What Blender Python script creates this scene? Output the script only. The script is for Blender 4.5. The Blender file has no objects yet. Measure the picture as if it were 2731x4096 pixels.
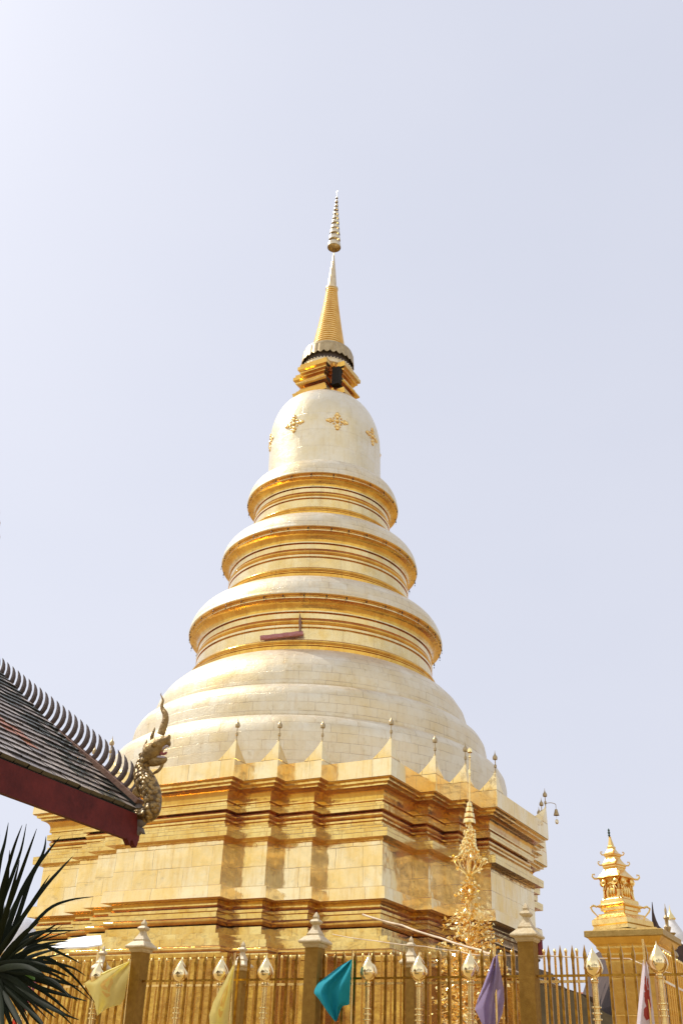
import bpy, math, random
from mathutils import Vector, Matrix, noise as mnoise
random.seed(7)
PI=math.pi; R=math.radians
scene=bpy.context.scene
COL=scene.collection
# ------------------------------------------------------------------ camera numbers
FPX=4143.0; PW,PH=2731.0,4096.0; PITCH=R(29.746); ROLL=R(2.438); EYE=Vector((0,0,1.6))
fw=Vector((0,math.cos(PITCH),math.sin(PITCH))); up0=Vector((0,-math.sin(PITCH),math.cos(PITCH))); rt0=Vector((1,0,0))
RT=rt0*math.cos(ROLL)+up0*math.sin(ROLL); UP=up0*math.cos(ROLL)-rt0*math.sin(ROLL)
def ray(x,y): return fw+RT*((x-PW/2)/FPX)+UP*((PH/2-y)/FPX)
def on_plane(x,y,P,n):
    d=ray(x,y); t=(Vector(P)-EYE).dot(n)/d.dot(n); return EYE+d*t
def at_depth(x,y,Y):
    d=ray(x,y); return EYE+d*(Y/d.y)
# ------------------------------------------------------------------ helpers
def link(o,parent=None):
    COL.objects.link(o)
    if parent: o.parent=parent
    return o
def tag(o,label=None,cat=None,group=None,kind=None):
    if label: o['label']=label
    if cat: o['category']=cat
    if group: o['group']=group
    if kind: o['kind']=kind
    return o
def empty(name,loc=(0,0,0),rz=0):
    o=bpy.data.objects.new(name,None); o.location=loc; o.rotation_euler=(0,0,rz); o.empty_display_size=.2
    return link(o)
def upright(p,q):
    dr,dz=abs(p[0]-q[0]),abs(p[1]-q[1]); return dz>.035 and dr<.06*dz  # upright members take a paler gold, reflected light painted into the colour
class MB:
    def __init__(s): s.v=[]; s.f=[]; s.uv=[]; s.mi=[]; s.col=[]
    def add(s,vs,fs,uvs=None,mi=0,col=None):
        b=len(s.v); s.v+= [tuple(p) for p in vs]
        for k,f in enumerate(fs):
            s.f.append([b+i for i in f]); s.mi.append(mi)
            s.uv.append(uvs[k] if uvs else [(vs[i][0]*.7+vs[i][1]*.7,vs[i][2]) for i in f])
            s.col.append(col)
        return s
    def box(s,c,h,M=None,**k):
        vs=[Vector((c[0]+sx*h[0],c[1]+sy*h[1],c[2]+sz*h[2])) for sx in(-1,1) for sy in(-1,1) for sz in(-1,1)]
        if M: vs=[M@v for v in vs]
        return s.add(vs,[(0,1,3,2),(4,6,7,5),(0,4,5,1),(2,3,7,6),(0,2,6,4),(1,5,7,3)],**k)
    def rev(s,prof,seg=32,c=(0,0,0),M=None,shift=None,a0=0,cap=True,square=False,vmi=False,**k):
        # prof: list of (r,z)
        n=seg; vs=[];fs=[];uvs=[]
        rm=max(p[0] for p in prof) or 1; acc=0; vv=[]
        for i,(r,z) in enumerate(prof):
            if i: acc+=math.hypot(r-prof[i-1][0],z-prof[i-1][1])
            vv.append(acc)
            dx=shift(z) if shift else Vector((0,0,0))
            rr=r*math.sqrt(2) if square else r
            for j in range(n):
                a=a0+2*PI*j/n
                p=Vector((c[0]+rr*math.cos(a),c[1]+rr*math.sin(a),c[2]+z))+dx
                vs.append(M@p if M else p)
        for i in range(len(prof)-1):
            for j in range(n):
                k2=(j+1)%n
                fs.append((i*n+j,i*n+k2,(i+1)*n+k2,(i+1)*n+j))
                u0=2*PI*j/n*rm; u1=2*PI*(j+1)/n*rm
                uvs.append([(u0,vv[i]),(u1,vv[i]),(u1,vv[i+1]),(u0,vv[i+1])])
        if cap:
            for i,rev_ in ((0,True),(len(prof)-1,False)):
                if prof[i][0]>1e-4:
                    f=[i*n+j for j in range(n)]
                    if rev_: f=f[::-1]
                    fs.append(tuple(f)); uvs.append([(0,0)]*n)
        b0=len(s.f); s.add(vs,fs,uvs,**k)
        if vmi:
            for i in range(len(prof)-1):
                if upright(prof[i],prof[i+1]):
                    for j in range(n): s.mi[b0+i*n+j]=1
        return s
    def tube(s,pts,rad,seg=8,flat=1.0,nrm=None,**k):
        pts=[Vector(p) for p in pts]; n=len(pts)
        if not hasattr(rad,'__len__'): rad=[rad]*n
        vs=[];fs=[]
        prev=None
        for i,p in enumerate(pts):
            t=(pts[min(i+1,n-1)]-pts[max(i-1,0)])
            if t.length<1e-9: t=Vector((0,0,1))
            t.normalize()
            if nrm is not None: a=Vector(nrm)
            elif prev is not None: a=prev
            else: a=Vector((0,0,1)) if abs(t.z)<.9 else Vector((1,0,0))
            a=(a-t*a.dot(t)).normalized(); prev=a; bb=t.cross(a)
            for j in range(seg):
                an=2*PI*j/seg
                vs.append(p+a*math.cos(an)*rad[i]*flat+bb*math.sin(an)*rad[i])
        for i in range(n-1):
            for j in range(seg):
                q=(j+1)%seg; fs.append((i*seg+j,i*seg+q,(i+1)*seg+q,(i+1)*seg+j))
        fs.append(tuple(range(seg))[::-1]); fs.append(tuple((n-1)*seg+j for j in range(seg)))
        return s.add(vs,fs,**k)
    def ell(s,c,r,M=None,seg=12,rings=8,**k):
        vs=[];fs=[]
        for i in range(rings+1):
            ph=PI*i/rings
            for j in range(seg):
                a=2*PI*j/seg
                p=Vector((r[0]*math.sin(ph)*math.cos(a),r[1]*math.sin(ph)*math.sin(a),-r[2]*math.cos(ph)))
                if M: p=M@p
                vs.append(Vector(c)+p)
        for i in range(rings):
            for j in range(seg):
                q=(j+1)%seg; fs.append((i*seg+j,i*seg+q,(i+1)*seg+q,(i+1)*seg+j))
        return s.add(vs,fs,**k)
    def build(s,name,mat,parent=None,smooth=35,loc=None):
        me=bpy.data.meshes.new(name); me.from_pydata(s.v,[],s.f)
        ul=me.uv_layers.new(name='UVMap'); i=0; flat=[]
        for u in s.uv:
            for p in u: flat+= [p[0],p[1]]
        ul.data.foreach_set('uv',flat)
        mats=mat if isinstance(mat,(list,tuple)) else [mat]
        for m in mats: me.materials.append(m)
        if len(mats)>1: me.polygons.foreach_set('material_index',s.mi)
        if any(c is not None for c in s.col):
            ca=me.color_attributes.new('Col','FLOAT_COLOR','CORNER'); fl=[]
            for f,c in zip(s.f,s.col):
                c=c or (1,1,1)
                fl+= [c[0],c[1],c[2],1]*len(f)
            ca.data.foreach_set('color',fl)
        if smooth:
            me.polygons.foreach_set('use_smooth',[True]*len(me.polygons))
            me.set_sharp_from_angle(angle=R(smooth))
        me.update()
        o=bpy.data.objects.new(name,me)
        if loc is not None: o.location=loc
        return link(o,parent)
# ------------------------------------------------------------------ materials
def newmat(name):
    m=bpy.data.materials.new(name); m.use_nodes=True; nt=m.node_tree
    b=nt.nodes['Principled BSDF']; return m,nt,b
def N(nt,t,**k):
    n=nt.nodes.new(t)
    for a,v in k.items(): setattr(n,a,v)
    return n
def mixc(nt,fac,a,b,mode='MIX'):
    n=N(nt,'ShaderNodeMix',data_type='RGBA',blend_type=mode)
    for sock,val in ((n.inputs[0],fac),(n.inputs[6],a),(n.inputs[7],b)):
        if hasattr(val,'is_linked') or hasattr(val,'links'): nt.links.new(val,sock)
        elif isinstance(val,(int,float)): sock.default_value=val
        else: sock.default_value=(*val,1)
    return n.outputs[2]
def ramp(nt,src,a,b,va=0,vb=1):
    n=N(nt,'ShaderNodeMapRange'); n.inputs[1].default_value=a; n.inputs[2].default_value=b; n.inputs[3].default_value=va; n.inputs[4].default_value=vb
    nt.links.new(src,n.inputs[0]); return n.outputs[0]
def mul(nt,a,b,op='MULTIPLY'):
    n=N(nt,'ShaderNodeMath',operation=op)
    for s,v in ((n.inputs[0],a),(n.inputs[1],b)):
        if isinstance(v,(int,float)): s.default_value=v
        else: nt.links.new(v,s)
    return n.outputs[0]
def noise(nt,scale,detail=3,rough=.6,vec=None,stretch=None):
    n=N(nt,'ShaderNodeTexNoise'); n.inputs['Scale'].default_value=scale; n.inputs['Detail'].default_value=detail; n.inputs['Roughness'].default_value=rough
    if vec is None:
        tc=N(nt,'ShaderNodeTexCoord'); vec=tc.outputs['Object']
    if stretch:
        mp=N(nt,'ShaderNodeMapping'); mp.inputs['Scale'].default_value=stretch; nt.links.new(vec,mp.inputs[0]); vec=mp.outputs[0]
    nt.links.new(vec,n.inputs['Vector']); return n.outputs['Fac']
def gold(name,base,stain,rough=.26,brick=None,dent=.35,dscale=1.6,fine=.1,streak=True,grime=.5,metal=1.0,seam=.6,film=0.0,filmc=(.88,.85,.79)):
    m,nt,b=newmat(name)
    n1=noise(nt,dscale*.5,5,.65); n2=noise(nt,9,4,.7)
    st=ramp(nt,n1,.42,.68,0,.8)
    c=mixc(nt,st,base,stain)
    if streak:
        n3=noise(nt,2.2,4,.7,stretch=(3,3,.35)); c=mixc(nt,ramp(nt,n3,.5,.75,0,.55),c,(stain[0]*.8,stain[1]*.7,stain[2]*.6))
    n4=noise(nt,3.5,6,.75)
    c=mixc(nt,ramp(nt,n4,.66,.8,0,grime),c,(.16,.07,.015))
    bump=N(nt,'ShaderNodeBump'); bump.inputs['Strength'].default_value=dent; bump.inputs['Distance'].default_value=.1
    nd=noise(nt,dscale,2,.5); nt.links.new(nd,bump.inputs['Height'])
    bf=N(nt,'ShaderNodeBump'); bf.inputs['Strength'].default_value=fine; bf.inputs['Distance'].default_value=.02
    nf=noise(nt,16,3,.6); nt.links.new(nf,bf.inputs['Height']); nt.links.new(bump.outputs[0],bf.inputs['Normal'])
    last=bf
    if brick:
        tc=N(nt,'ShaderNodeTexCoord')
        wn=N(nt,'ShaderNodeTexNoise'); wn.inputs['Scale'].default_value=2.5; nt.links.new(tc.outputs['UV'],wn.inputs['Vector'])
        va=N(nt,'ShaderNodeVectorMath',operation='SCALE'); va.inputs['Scale'].default_value=.05; nt.links.new(wn.outputs['Color'],va.inputs[0])
        vb=N(nt,'ShaderNodeVectorMath',operation='ADD'); nt.links.new(tc.outputs['UV'],vb.inputs[0]); nt.links.new(va.outputs[0],vb.inputs[1])
        br=N(nt,'ShaderNodeTexBrick'); br.inputs['Scale'].default_value=1; br.inputs['Brick Width'].default_value=brick[0]; br.inputs['Row Height'].default_value=brick[1]
        br.inputs['Mortar Size'].default_value=.009; br.inputs['Mortar Smooth'].default_value=.3; br.offset=.37; br.squash=1.3; br.squash_frequency=3
        br.inputs['Color1'].default_value=(0,0,0,1); br.inputs['Color2'].default_value=(1,1,1,1); br.inputs['Mortar'].default_value=(.5,.5,.5,1)
        nt.links.new(vb.outputs[0],br.inputs['Vector'])
        sx=N(nt,'ShaderNodeSeparateColor'); nt.links.new(br.outputs['Color'],sx.inputs[0])
        c=mixc(nt,mul(nt,sx.outputs[0],.48),c,stain)
        gate=ramp(nt,noise(nt,1.1,3,.6),.4,.62,.15,1)
        c=mixc(nt,mul(nt,mul(nt,br.outputs['Fac'],gate),seam),c,(.20,.09,.02))
        b2=N(nt,'ShaderNodeBump'); b2.invert=True; b2.inputs['Strength'].default_value=.35; b2.inputs['Distance'].default_value=.02
        nt.links.new(br.outputs['Fac'],b2.inputs['Height']); nt.links.new(last.outputs[0],b2.inputs['Normal']); last=b2
    nt.links.new(last.outputs[0],b.inputs['Normal']); nt.links.new(c,b.inputs['Base Color'])
    b.inputs['Metallic'].default_value=metal; b.inputs['Coat Weight'].default_value=.3; b.inputs['Coat Roughness'].default_value=.12; nt.links.new(last.outputs[0],b.inputs['Coat Normal'])
    nt.links.new(ramp(nt,n2,.3,.8,rough-.05,rough+.16),b.inputs['Roughness'])
    if film:   # dull pale weathering film lying on the leaf
        df=N(nt,'ShaderNodeBsdfDiffuse'); fc=mixc(nt,ramp(nt,n4,.55,.8,0,.8),filmc,tuple(x*.35 for x in stain)); nt.links.new(fc,df.inputs['Color']); nt.links.new(last.outputs[0],df.inputs['Normal'])
        mx=N(nt,'ShaderNodeMixShader'); nt.links.new(ramp(nt,n1,.3,.75,film*1.25,film*.6),mx.inputs[0])
        nt.links.new(b.outputs[0],mx.inputs[1]); nt.links.new(df.outputs[0],mx.inputs[2]); nt.links.new(mx.outputs[0],nt.nodes['Material Output'].inputs[0])
    return m
def paint(name,col,col2=None,rough=.6,metal=0,nscale=6,bump=.1,spec=.5,bscale=30,dirt=0.0):
    m,nt,b=newmat(name); col2=col2 or tuple(x*.75 for x in col)
    c=mixc(nt,ramp(nt,noise(nt,nscale,5,.65),.35,.7),col,col2)
    if dirt: c=mixc(nt,ramp(nt,noise(nt,nscale*.6,6,.75),.58,.75,0,dirt),c,tuple(x*.3 for x in col2))
    nt.links.new(c,b.inputs['Base Color']); b.inputs['Roughness'].default_value=rough; b.inputs['Metallic'].default_value=metal
    b.inputs['Specular IOR Level'].default_value=spec
    if bump:
        bb=N(nt,'ShaderNodeBump'); bb.inputs['Strength'].default_value=bump; bb.inputs['Distance'].default_value=.02
        nt.links.new(noise(nt,bscale,3,.6),bb.inputs['Height']); nt.links.new(bb.outputs[0],b.inputs['Normal'])
    return m
GB=(.95,.80,.52); GS=(.86,.60,.24)
M={}
M['dome']=gold('gilded_copper_dome',(.77,.69,.50),(.66,.47,.16),.42,brick=(.74,.33),dent=.35,dscale=1.1,fine=.45,film=.38,seam=.9,filmc=(.80,.76,.68))
M['litgold']=gold('lit_flat_band',(.86,.64,.20),(.66,.36,.03),.11,dent=.25,dscale=2.5,fine=.15,grime=.9,brick=(.8,.5),seam=.7,film=.10)  # lighter gold for upright base members, their sky reflection put into the colour
M['litband']=gold('lit_gilded_band',(.84,.68,.32),(.70,.44,.07),.20,dent=.25,dscale=2.5,fine=.25,grime=.9,brick=(1.1,5.0),seam=.7,film=.22)  # lit copy of the ring gold: brightness of vertical bands painted in
M['bell']=gold('gilded_copper_bell',(.80,.73,.57),(.70,.56,.28),.36,brick=(1.4,.9),dent=.35,dscale=1.5,fine=.35,seam=.2,grime=.35,film=.34,filmc=(.80,.76,.66))
M['ring']=gold('gilded_ring_moulding',(.80,.48,.06),(.55,.25,.012),.12,dent=.15,dscale=3,fine=.12,grime=.85,brick=(1.1,5.0),seam=.7,film=.07)
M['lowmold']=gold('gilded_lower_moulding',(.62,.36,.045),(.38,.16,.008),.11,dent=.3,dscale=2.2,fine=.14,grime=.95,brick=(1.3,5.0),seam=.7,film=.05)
M['base']=gold('gilded_base_sheet',(.91,.74,.40),(.82,.50,.07),.07,brick=(.95,.62),dent=.5,dscale=1.3,fine=.12,seam=.7,grime=.6,film=.13)
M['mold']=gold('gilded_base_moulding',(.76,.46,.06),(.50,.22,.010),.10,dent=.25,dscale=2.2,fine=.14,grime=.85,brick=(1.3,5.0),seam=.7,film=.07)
M['lowmold']=gold('gilded_lower_moulding',(.62,.36,.045),(.38,.16,.008),.11,dent=.3,dscale=2.2,fine=.14,grime=.95,brick=(1.3,5.0),seam=.7,film=.05)  # darker copy for low mouldings, dim fence reflections put into the colour
M['spire']=gold('spire_gold',(.85,.60,.24),(.72,.44,.12),.33,dent=.1,dscale=5,fine=.1,grime=.4)
M['budgold']=gold('pale_polished_gold',(1.0,.83,.48),(.95,.70,.30),.10,dent=.03,dscale=6,fine=.03,streak=False,grime=.1)
M['plinth']=gold('ochre_gilded_plinth',(.72,.42,.045),(.36,.15,.010),.18,brick=(.9,.7),dent=.4,dscale=2.2,fine=.25,seam=.5,grime=.7,film=.04)
M['shiny']=gold('polished_gold',(1.0,.81,.38),(.95,.68,.22),.16,dent=.06,dscale=6,fine=.05,streak=False,grime=.2)
M['brass']=gold('brass_bar',(.93,.66,.25),(.72,.42,.10),.25,dent=.05,dscale=6,fine=.15,streak=True,grime=.7)
M['oldgold']=paint('dull_gold_metal',(.46,.34,.17),(.33,.22,.09),.45,.7,8,.15)
M['tan']=paint('grey_gold_tin',(.50,.39,.22),(.36,.26,.13),.4,.7,5,.15)
M['silver']=paint('silver_tin',(.76,.68,.52),(.50,.38,.22),.2,1,8,.05)
M['darkdrum']=paint('dark_grey_cloth_drum',(.10,.075,.07),(.06,.045,.04),.7,0,4,.3)
M['bars']=paint('brown_gold_fence_paint',(.52,.28,.035),(.24,.10,.014),.28,.9,20,.1,dirt=.6)
M['post']=paint('ochre_post_render',(.34,.19,.035),(.25,.13,.022),.75,.0,14,.25,bscale=80,dirt=.4,spec=.15)
M['capw']=paint('cream_post_cap',(.66,.55,.35),(.50,.36,.17),.5,0,18,.2,bscale=60,dirt=.5)
M['red']=paint('red_fascia_paint',(.155,.022,.018),(.075,.011,.010),.65,0,4,.1,spec=.2,dirt=.6)
M['fin']=paint('grey_brown_fin',(.14,.10,.09),(.07,.05,.045),.6,0,8,.2)
M['beam']=paint('brown_verge_beam',(.30,.17,.11),(.20,.10,.07),.6,0,8,.2,dirt=.5)
M['darkgreen']=paint('dark_green_verge',(.025,.03,.022),(.012,.014,.01),.55,0,10,.3)
M['mouth']=paint('mouth_red',(.40,.10,.09),(.25,.05,.05),.5)
M['white']=paint('mouth_white',(.62,.55,.58),(.45,.38,.42),.5)
M['rope']=paint('cream_rope',(.80,.66,.48),(.6,.45,.3),.8)
M['dark']=paint('dark_metal',(.06,.04,.03),(.03,.02,.015),.45,.5)
M['darkred']=paint('dark_red_cloth',(.22,.01,.01),(.12,.01,.01),.8)
M['pinkc']=paint('dusty_pink_cloth',(.48,.22,.21),(.40,.14,.14),.85,0,4,.4,bscale=12)
M['nicheshade']=paint('niche_shade_black',(.01,.008,.006),None,.9)
M['green']=paint('green_bronze',(.05,.10,.07),(.03,.06,.05),.4,.4)
M['tent']=paint('white_tent',(.75,.76,.80),(.65,.66,.7),.7)
M['mossroof']=paint('dark_brown_roof',(.09,.055,.045),(.05,.03,.025),.8,0,3,.4)
M['oldwall']=paint('olive_weathered_wall',(.16,.12,.06),(.10,.075,.035),.8,0,2,.4)
M['redtile']=paint('red_tile_roof',(.45,.13,.06),(.30,.08,.04),.7,0,5,.3)
M['greytile']=paint('blue_grey_roof',(.20,.23,.28),(.14,.16,.2),.7,0,5,.3)
M['whitest']=paint('whitewashed_stupa',(.72,.70,.68),(.58,.56,.54),.7)
M['stem']=paint('palm_trunk_bark',(.10,.08,.06),(.05,.04,.03),.9,0,12,.5)
# naga skin: gold scales with green glass inlay
m,nt,b=newmat('scaled_gold_skin'); M['naga']=m
tc=N(nt,'ShaderNodeTexCoord'); vo=N(nt,'ShaderNodeTexVoronoi'); vo.inputs['Scale'].default_value=24; nt.links.new(tc.outputs['Object'],vo.inputs['Vector'])
c=mixc(nt,ramp(nt,noise(nt,14,4,.6),.35,.7),(.46,.30,.10),(.24,.14,.045))
c=mixc(nt,ramp(nt,vo.outputs['Distance'],.14,.2,1,0),c,(.015,.03,.022))
c=mixc(nt,ramp(nt,vo.outputs['Distance'],.5,.62,0,.7),c,(.07,.04,.015))
nt.links.new(c,b.inputs['Base Color']); b.inputs['Metallic'].default_value=.35; b.inputs['Roughness'].default_value=.42
bb=N(nt,'ShaderNodeBump'); bb.invert=True; bb.inputs['Strength'].default_value=.9; bb.inputs['Distance'].default_value=.03
nt.links.new(vo.outputs['Distance'],bb.inputs['Height']); nt.links.new(bb.outputs[0],b.inputs['Normal'])
M['nagaplain']=paint('carved_gold',(.42,.27,.09),(.20,.12,.04),.45,.4,16,.6,bscale=22)
# roof tile with per tile colour
m,nt,b=newmat('glazed_roof_tile'); M['tile']=m
at=N(nt,'ShaderNodeVertexColor'); at.layer_name='Col'
c=mixc(nt,ramp(nt,noise(nt,12,4,.6),.45,.75,0,.6),at.outputs['Color'],(.03,.022,.018))
nt.links.new(c,b.inputs['Base Color']); b.inputs['Roughness'].default_value=.3; b.inputs['Specular IOR Level'].default_value=.9
def cloth(name,col,trans=.45,rough=.75):
    m,nt,b=newmat(name)
    c=mixc(nt,ramp(nt,noise(nt,9,3,.6),.3,.7),col,tuple(x*.88 for x in col))
    tr=N(nt,'ShaderNodeBsdfTranslucent'); nt.links.new(c,tr.inputs['Color']); nt.links.new(c,b.inputs['Base Color']); b.inputs['Roughness'].default_value=rough
    b.inputs['Specular IOR Level'].default_value=.2
    mx=N(nt,'ShaderNodeMixShader'); mx.inputs[0].default_value=trans
    nt.links.new(b.outputs[0],mx.inputs[1]); nt.links.new(tr.outputs[0],mx.inputs[2]); nt.links.new(mx.outputs[0],nt.nodes['Material Output'].inputs[0])
    return m
M['yellow']=cloth('yellow_cloth',(.98,.88,.34),.7); M['teal']=cloth('teal_cloth',(.02,.36,.47),.35); M['violet']=cloth('violet_cloth',(.40,.32,.52),.4)
M['whitecloth']=cloth('white_cloth',(.78,.70,.76),.4); M['orangemark']=cloth('orange_print',(.93,.66,.22),.4); M['redmark']=cloth('red_print',(.55,.10,.08),.3)
M['magenta']=cloth('magenta_cloth',(.35,.10,.15),.3); M['redcloth']=cloth('red_cloth',(.75,.08,.03),.4)
# leaves
m,nt,b=newmat('dark_palm_leaf'); M['leaf']=m
c=mixc(nt,ramp(nt,noise(nt,5,3,.6),.3,.7),(.016,.022,.010),(.009,.011,.006))
nt.links.new(c,b.inputs['Base Color']); b.inputs['Roughness'].default_value=.62; b.inputs['Specular IOR Level'].default_value=.06
M['youngleaf']=paint('young_green_leaf',(.10,.22,.03),(.07,.15,.02),.45)
# ground
m,nt,b=newmat('pale_paving'); M['ground']=m
tc=N(nt,'ShaderNodeTexCoord'); br=N(nt,'ShaderNodeTexBrick'); br.inputs['Scale'].default_value=1; br.inputs['Brick Width'].default_value=.6; br.inputs['Row Height'].default_value=.6; br.inputs['Mortar Size'].default_value=.008; br.offset=0
nt.links.new(tc.outputs['Object'],br.inputs['Vector']); br.inputs['Color1'].default_value=(.40,.29,.11,1); br.inputs['Color2'].default_value=(.34,.24,.09,1); br.inputs['Mortar'].default_value=(.2,.13,.06,1)
c=mixc(nt,ramp(nt,noise(nt,.8,6,.7),.4,.7,0,.35),br.outputs['Color'],(.25,.15,.06)); nt.links.new(c,b.inputs['Base Color']); b.inputs['Roughness'].default_value=.6
# ------------------------------------------------------------------ world, sun, camera
SUN_AZ=R(157); SUN_EL=R(50)
w=bpy.data.worlds.new('World'); scene.world=w; w.use_nodes=True; nt=w.node_tree
bg=nt.nodes['Background']; sky=N(nt,'ShaderNodeTexSky',sky_type='NISHITA'); sky.sun_disc=False
sky.sun_elevation=SUN_EL; sky.sun_rotation=math.atan2(math.cos(SUN_AZ),math.sin(SUN_AZ)); sky.air_density=1.0; sky.dust_density=4.0; sky.ozone_density=1.0
hs=N(nt,'ShaderNodeHueSaturation'); hs.inputs['Saturation'].default_value=.30; nt.links.new(sky.outputs[0],hs.inputs['Color'])
tint=mixc(nt,.64,hs.outputs[0],(9.0,9.4,11.1))   # thin bright haze veils the blue
# soft veil in the haze, and an added bank of bright cloud behind the viewer to lighten the gold's reflections
tcw=N(nt,'ShaderNodeTexCoord'); sp=N(nt,'ShaderNodeSeparateXYZ'); nt.links.new(tcw.outputs['Generated'],sp.inputs[0])
veil=noise(nt,1.6,4,.55,vec=tcw.outputs['Generated'],stretch=(1,1,2.2))
tint=mixc(nt,ramp(nt,veil,.35,.75,0,.16),tint,(9.6,9.5,10.2))
cn=noise(nt,2.2,6,.6,vec=tcw.outputs['Generated'],stretch=(1,1,2.0))
back=ramp(nt,mul(nt,mul(nt,sp.outputs[1],-1.0),mul(nt,sp.outputs[0],-.35),'ADD'),.02,.45)
band=mul(nt,ramp(nt,sp.outputs[2],.03,.12),ramp(nt,sp.outputs[2],.62,.85,1,0))
cl=mul(nt,mul(nt,back,band),ramp(nt,cn,.34,.50))
tint=mixc(nt,cl,tint,(12.2,12.2,12.4))
nt.links.new(tint,bg.inputs[0]); bg.inputs[1].default_value=.10
sl=bpy.data.lights.new('sun','SUN'); sl.energy=4.0; sl.angle=R(.5); sl.color=(1,.95,.86)
so=bpy.data.objects.new('sun',sl); link(so)
sd=Vector((math.cos(SUN_AZ)*math.cos(SUN_EL),math.sin(SUN_AZ)*math.cos(SUN_EL),math.sin(SUN_EL)))
so.rotation_euler=sd.to_track_quat('Z','Y').to_euler(); so.location=(-20,10,60)
cam=bpy.data.cameras.new('camera'); co=bpy.data.objects.new('camera',cam); link(co); scene.camera=co
cam.sensor_fit='VERTICAL'; cam.sensor_height=36; cam.sensor_width=24; cam.lens=FPX/PH*36; cam.clip_end=3000; cam.clip_start=.05
Mx=Matrix((RT,UP,-fw)).transposed().to_4x4(); Mx.translation=EYE; co.matrix_world=Mx
scene.view_settings.view_transform='Standard'; scene.view_settings.look='None'; scene.view_settings.exposure=0.0; scene.view_settings.gamma=1
scene.render.engine='CYCLES'; scene.cycles.max_bounces=10; scene.cycles.glossy_bounces=8; scene.cycles.transparent_max_bounces=8
scene.render.resolution_x=682; scene.render.resolution_y=1024
# ------------------------------------------------------------------ ground
g=MB(); g.add([(-1500,-1500,0),(1500,-1500,0),(1500,1500,0),(-1500,1500,0)],[(0,1,2,3)])
tag(g.build('ground',M['ground'],smooth=0),kind='structure')
# ------------------------------------------------------------------ STUPA (local frame: +x = right face normal, -y = left face normal)
PSI=R(-29.716); CX,CY=-.87,41.53
S=empty('stupa',(CX,CY,0),PSI)
tag(S,'towering gilded stupa with redented base, three ringed tiers, bell and needle spire','stupa')
LX=Vector((math.cos(-PSI),math.sin(-PSI),0))   # world +x in local frame
def lean(z):
    return LX*(-.135*max(0,min(1,(z-27.4)/3.6)))
D=[8.96,8.39,7.85,7.32]; Wd=[2.62,3.87,5.15,7.32]
def plan(o,D=D,Wd=Wd):
    d=[x+o for x in D]; ww=[x+o for x in Wd]
    q=[]   # quadrant going counter clockwise from -y face right end to +x face
    n=len(d)
    for i in range(n):
        q.append((ww[i],-d[i]))
        if i<n-1: q.append((ww[i],-d[i+1]))
    # mirrored part
    for i in range(n-2,-1,-1):
        q.append((d[i+1],-ww[i])); q.append((d[i],-ww[i]))
    pts=[]
    for k in range(4):
        c,s=(1,0,-1,0)[k],(0,1,0,-1)[k]
        pts+=[(x*c-y*s,x*s+y*c) for x,y in q]
    return pts
def sweep(prof,mb=None,plan=plan,shift=None,captop=True,capbot=True):
    mb=mb or MB(); n=len(plan(0)); vs=[];fs=[];uvs=[];acc=0;vv=[]
    per=[0]; P0=plan(0)
    for j in range(n): per.append(per[-1]+math.dist(P0[j],P0[(j+1)%n]))
    for i,(o,z) in enumerate(prof):
        if i: acc+=math.hypot(o-prof[i-1][0],z-prof[i-1][1])
        vv.append(acc); sh=shift(z) if shift else Vector((0,0,0))
        for p in plan(o): vs.append((p[0]+sh.x,p[1]+sh.y,z))
    for i in range(len(prof)-1):
        for j in range(n):
            k=(j+1)%n; fs.append((i*n+j,i*n+k,(i+1)*n+k,(i+1)*n+j)); uvs.append([(per[j],vv[i]),(per[j+1],vv[i]),(per[j+1],vv[i+1]),(per[j],vv[i+1])])
    if captop: fs.append(tuple((len(prof)-1)*n+j for j in range(n))); uvs.append([(0,0)]*n)
    if capbot: fs.append(tuple(range(n))[::-1]); uvs.append([(0,0)]*n)
    b0=len(mb.f); mb.add(vs,fs,uvs)
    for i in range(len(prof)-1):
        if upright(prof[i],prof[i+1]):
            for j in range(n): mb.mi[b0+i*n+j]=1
    return mb
def arc(p0,p1,bulge,n=5):
    # curve between two profile points; bulge along perpendicular
    out=[]; dx,dy=p1[0]-p0[0],p1[1]-p0[1]
    for i in range(n+1):
        t=i/n; k=4*t*(1-t)*bulge
        out.append((p0[0]+dx*t-dy*k,p0[1]+dy*t+dx*k))
    return out
# plinth up to z=5.13, then lower mouldings, dado, cornice, parapet
sweep([(1.22,0),(1.22,.5),(1.12,.55),(1.08,2.6),(1.16,2.64),(1.16,2.82),(1.08,2.86),(1.07,5.0),(1.10,5.02),(1.10,5.13),(.1,5.14)],captop=False).build('plinth',M['plinth'],S)
lowp=[(.12,5.10),(.29,5.12),(.29,5.27),(.20,5.30)]+arc((.20,5.30),(.17,5.46),-.25,4)+[(.05,5.48),(.05,5.68),(-.10,5.70),(-.10,5.84),(-.20,5.86),(-.47,5.88),(-.50,5.90),(-.50,6.12),(-.56,6.14)]+arc((-.50,6.15),(-.50,6.36),-.38,6)+[(-.58,6.38),(-.58,6.52),(-.52,6.54),(-.52,6.62)]+arc((-.56,6.64),(-.56,6.86),.18,5)+[(-.50,6.87),(-.50,6.89)]
sweep(lowp,captop=False,capbot=False).build('base_moulding',[M['lowmold'],M['litgold']],S)
sweep([(-.52,6.88),(-.31,6.90),(-.33,7.24),(-.38,7.27),(-.50,7.28)],captop=False,capbot=False).build('lower_ledge',M['base'],S)
sweep([(-.505,7.27),(-.505,8.62)],captop=False,capbot=False).build('dado',M['base'],S)
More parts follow.
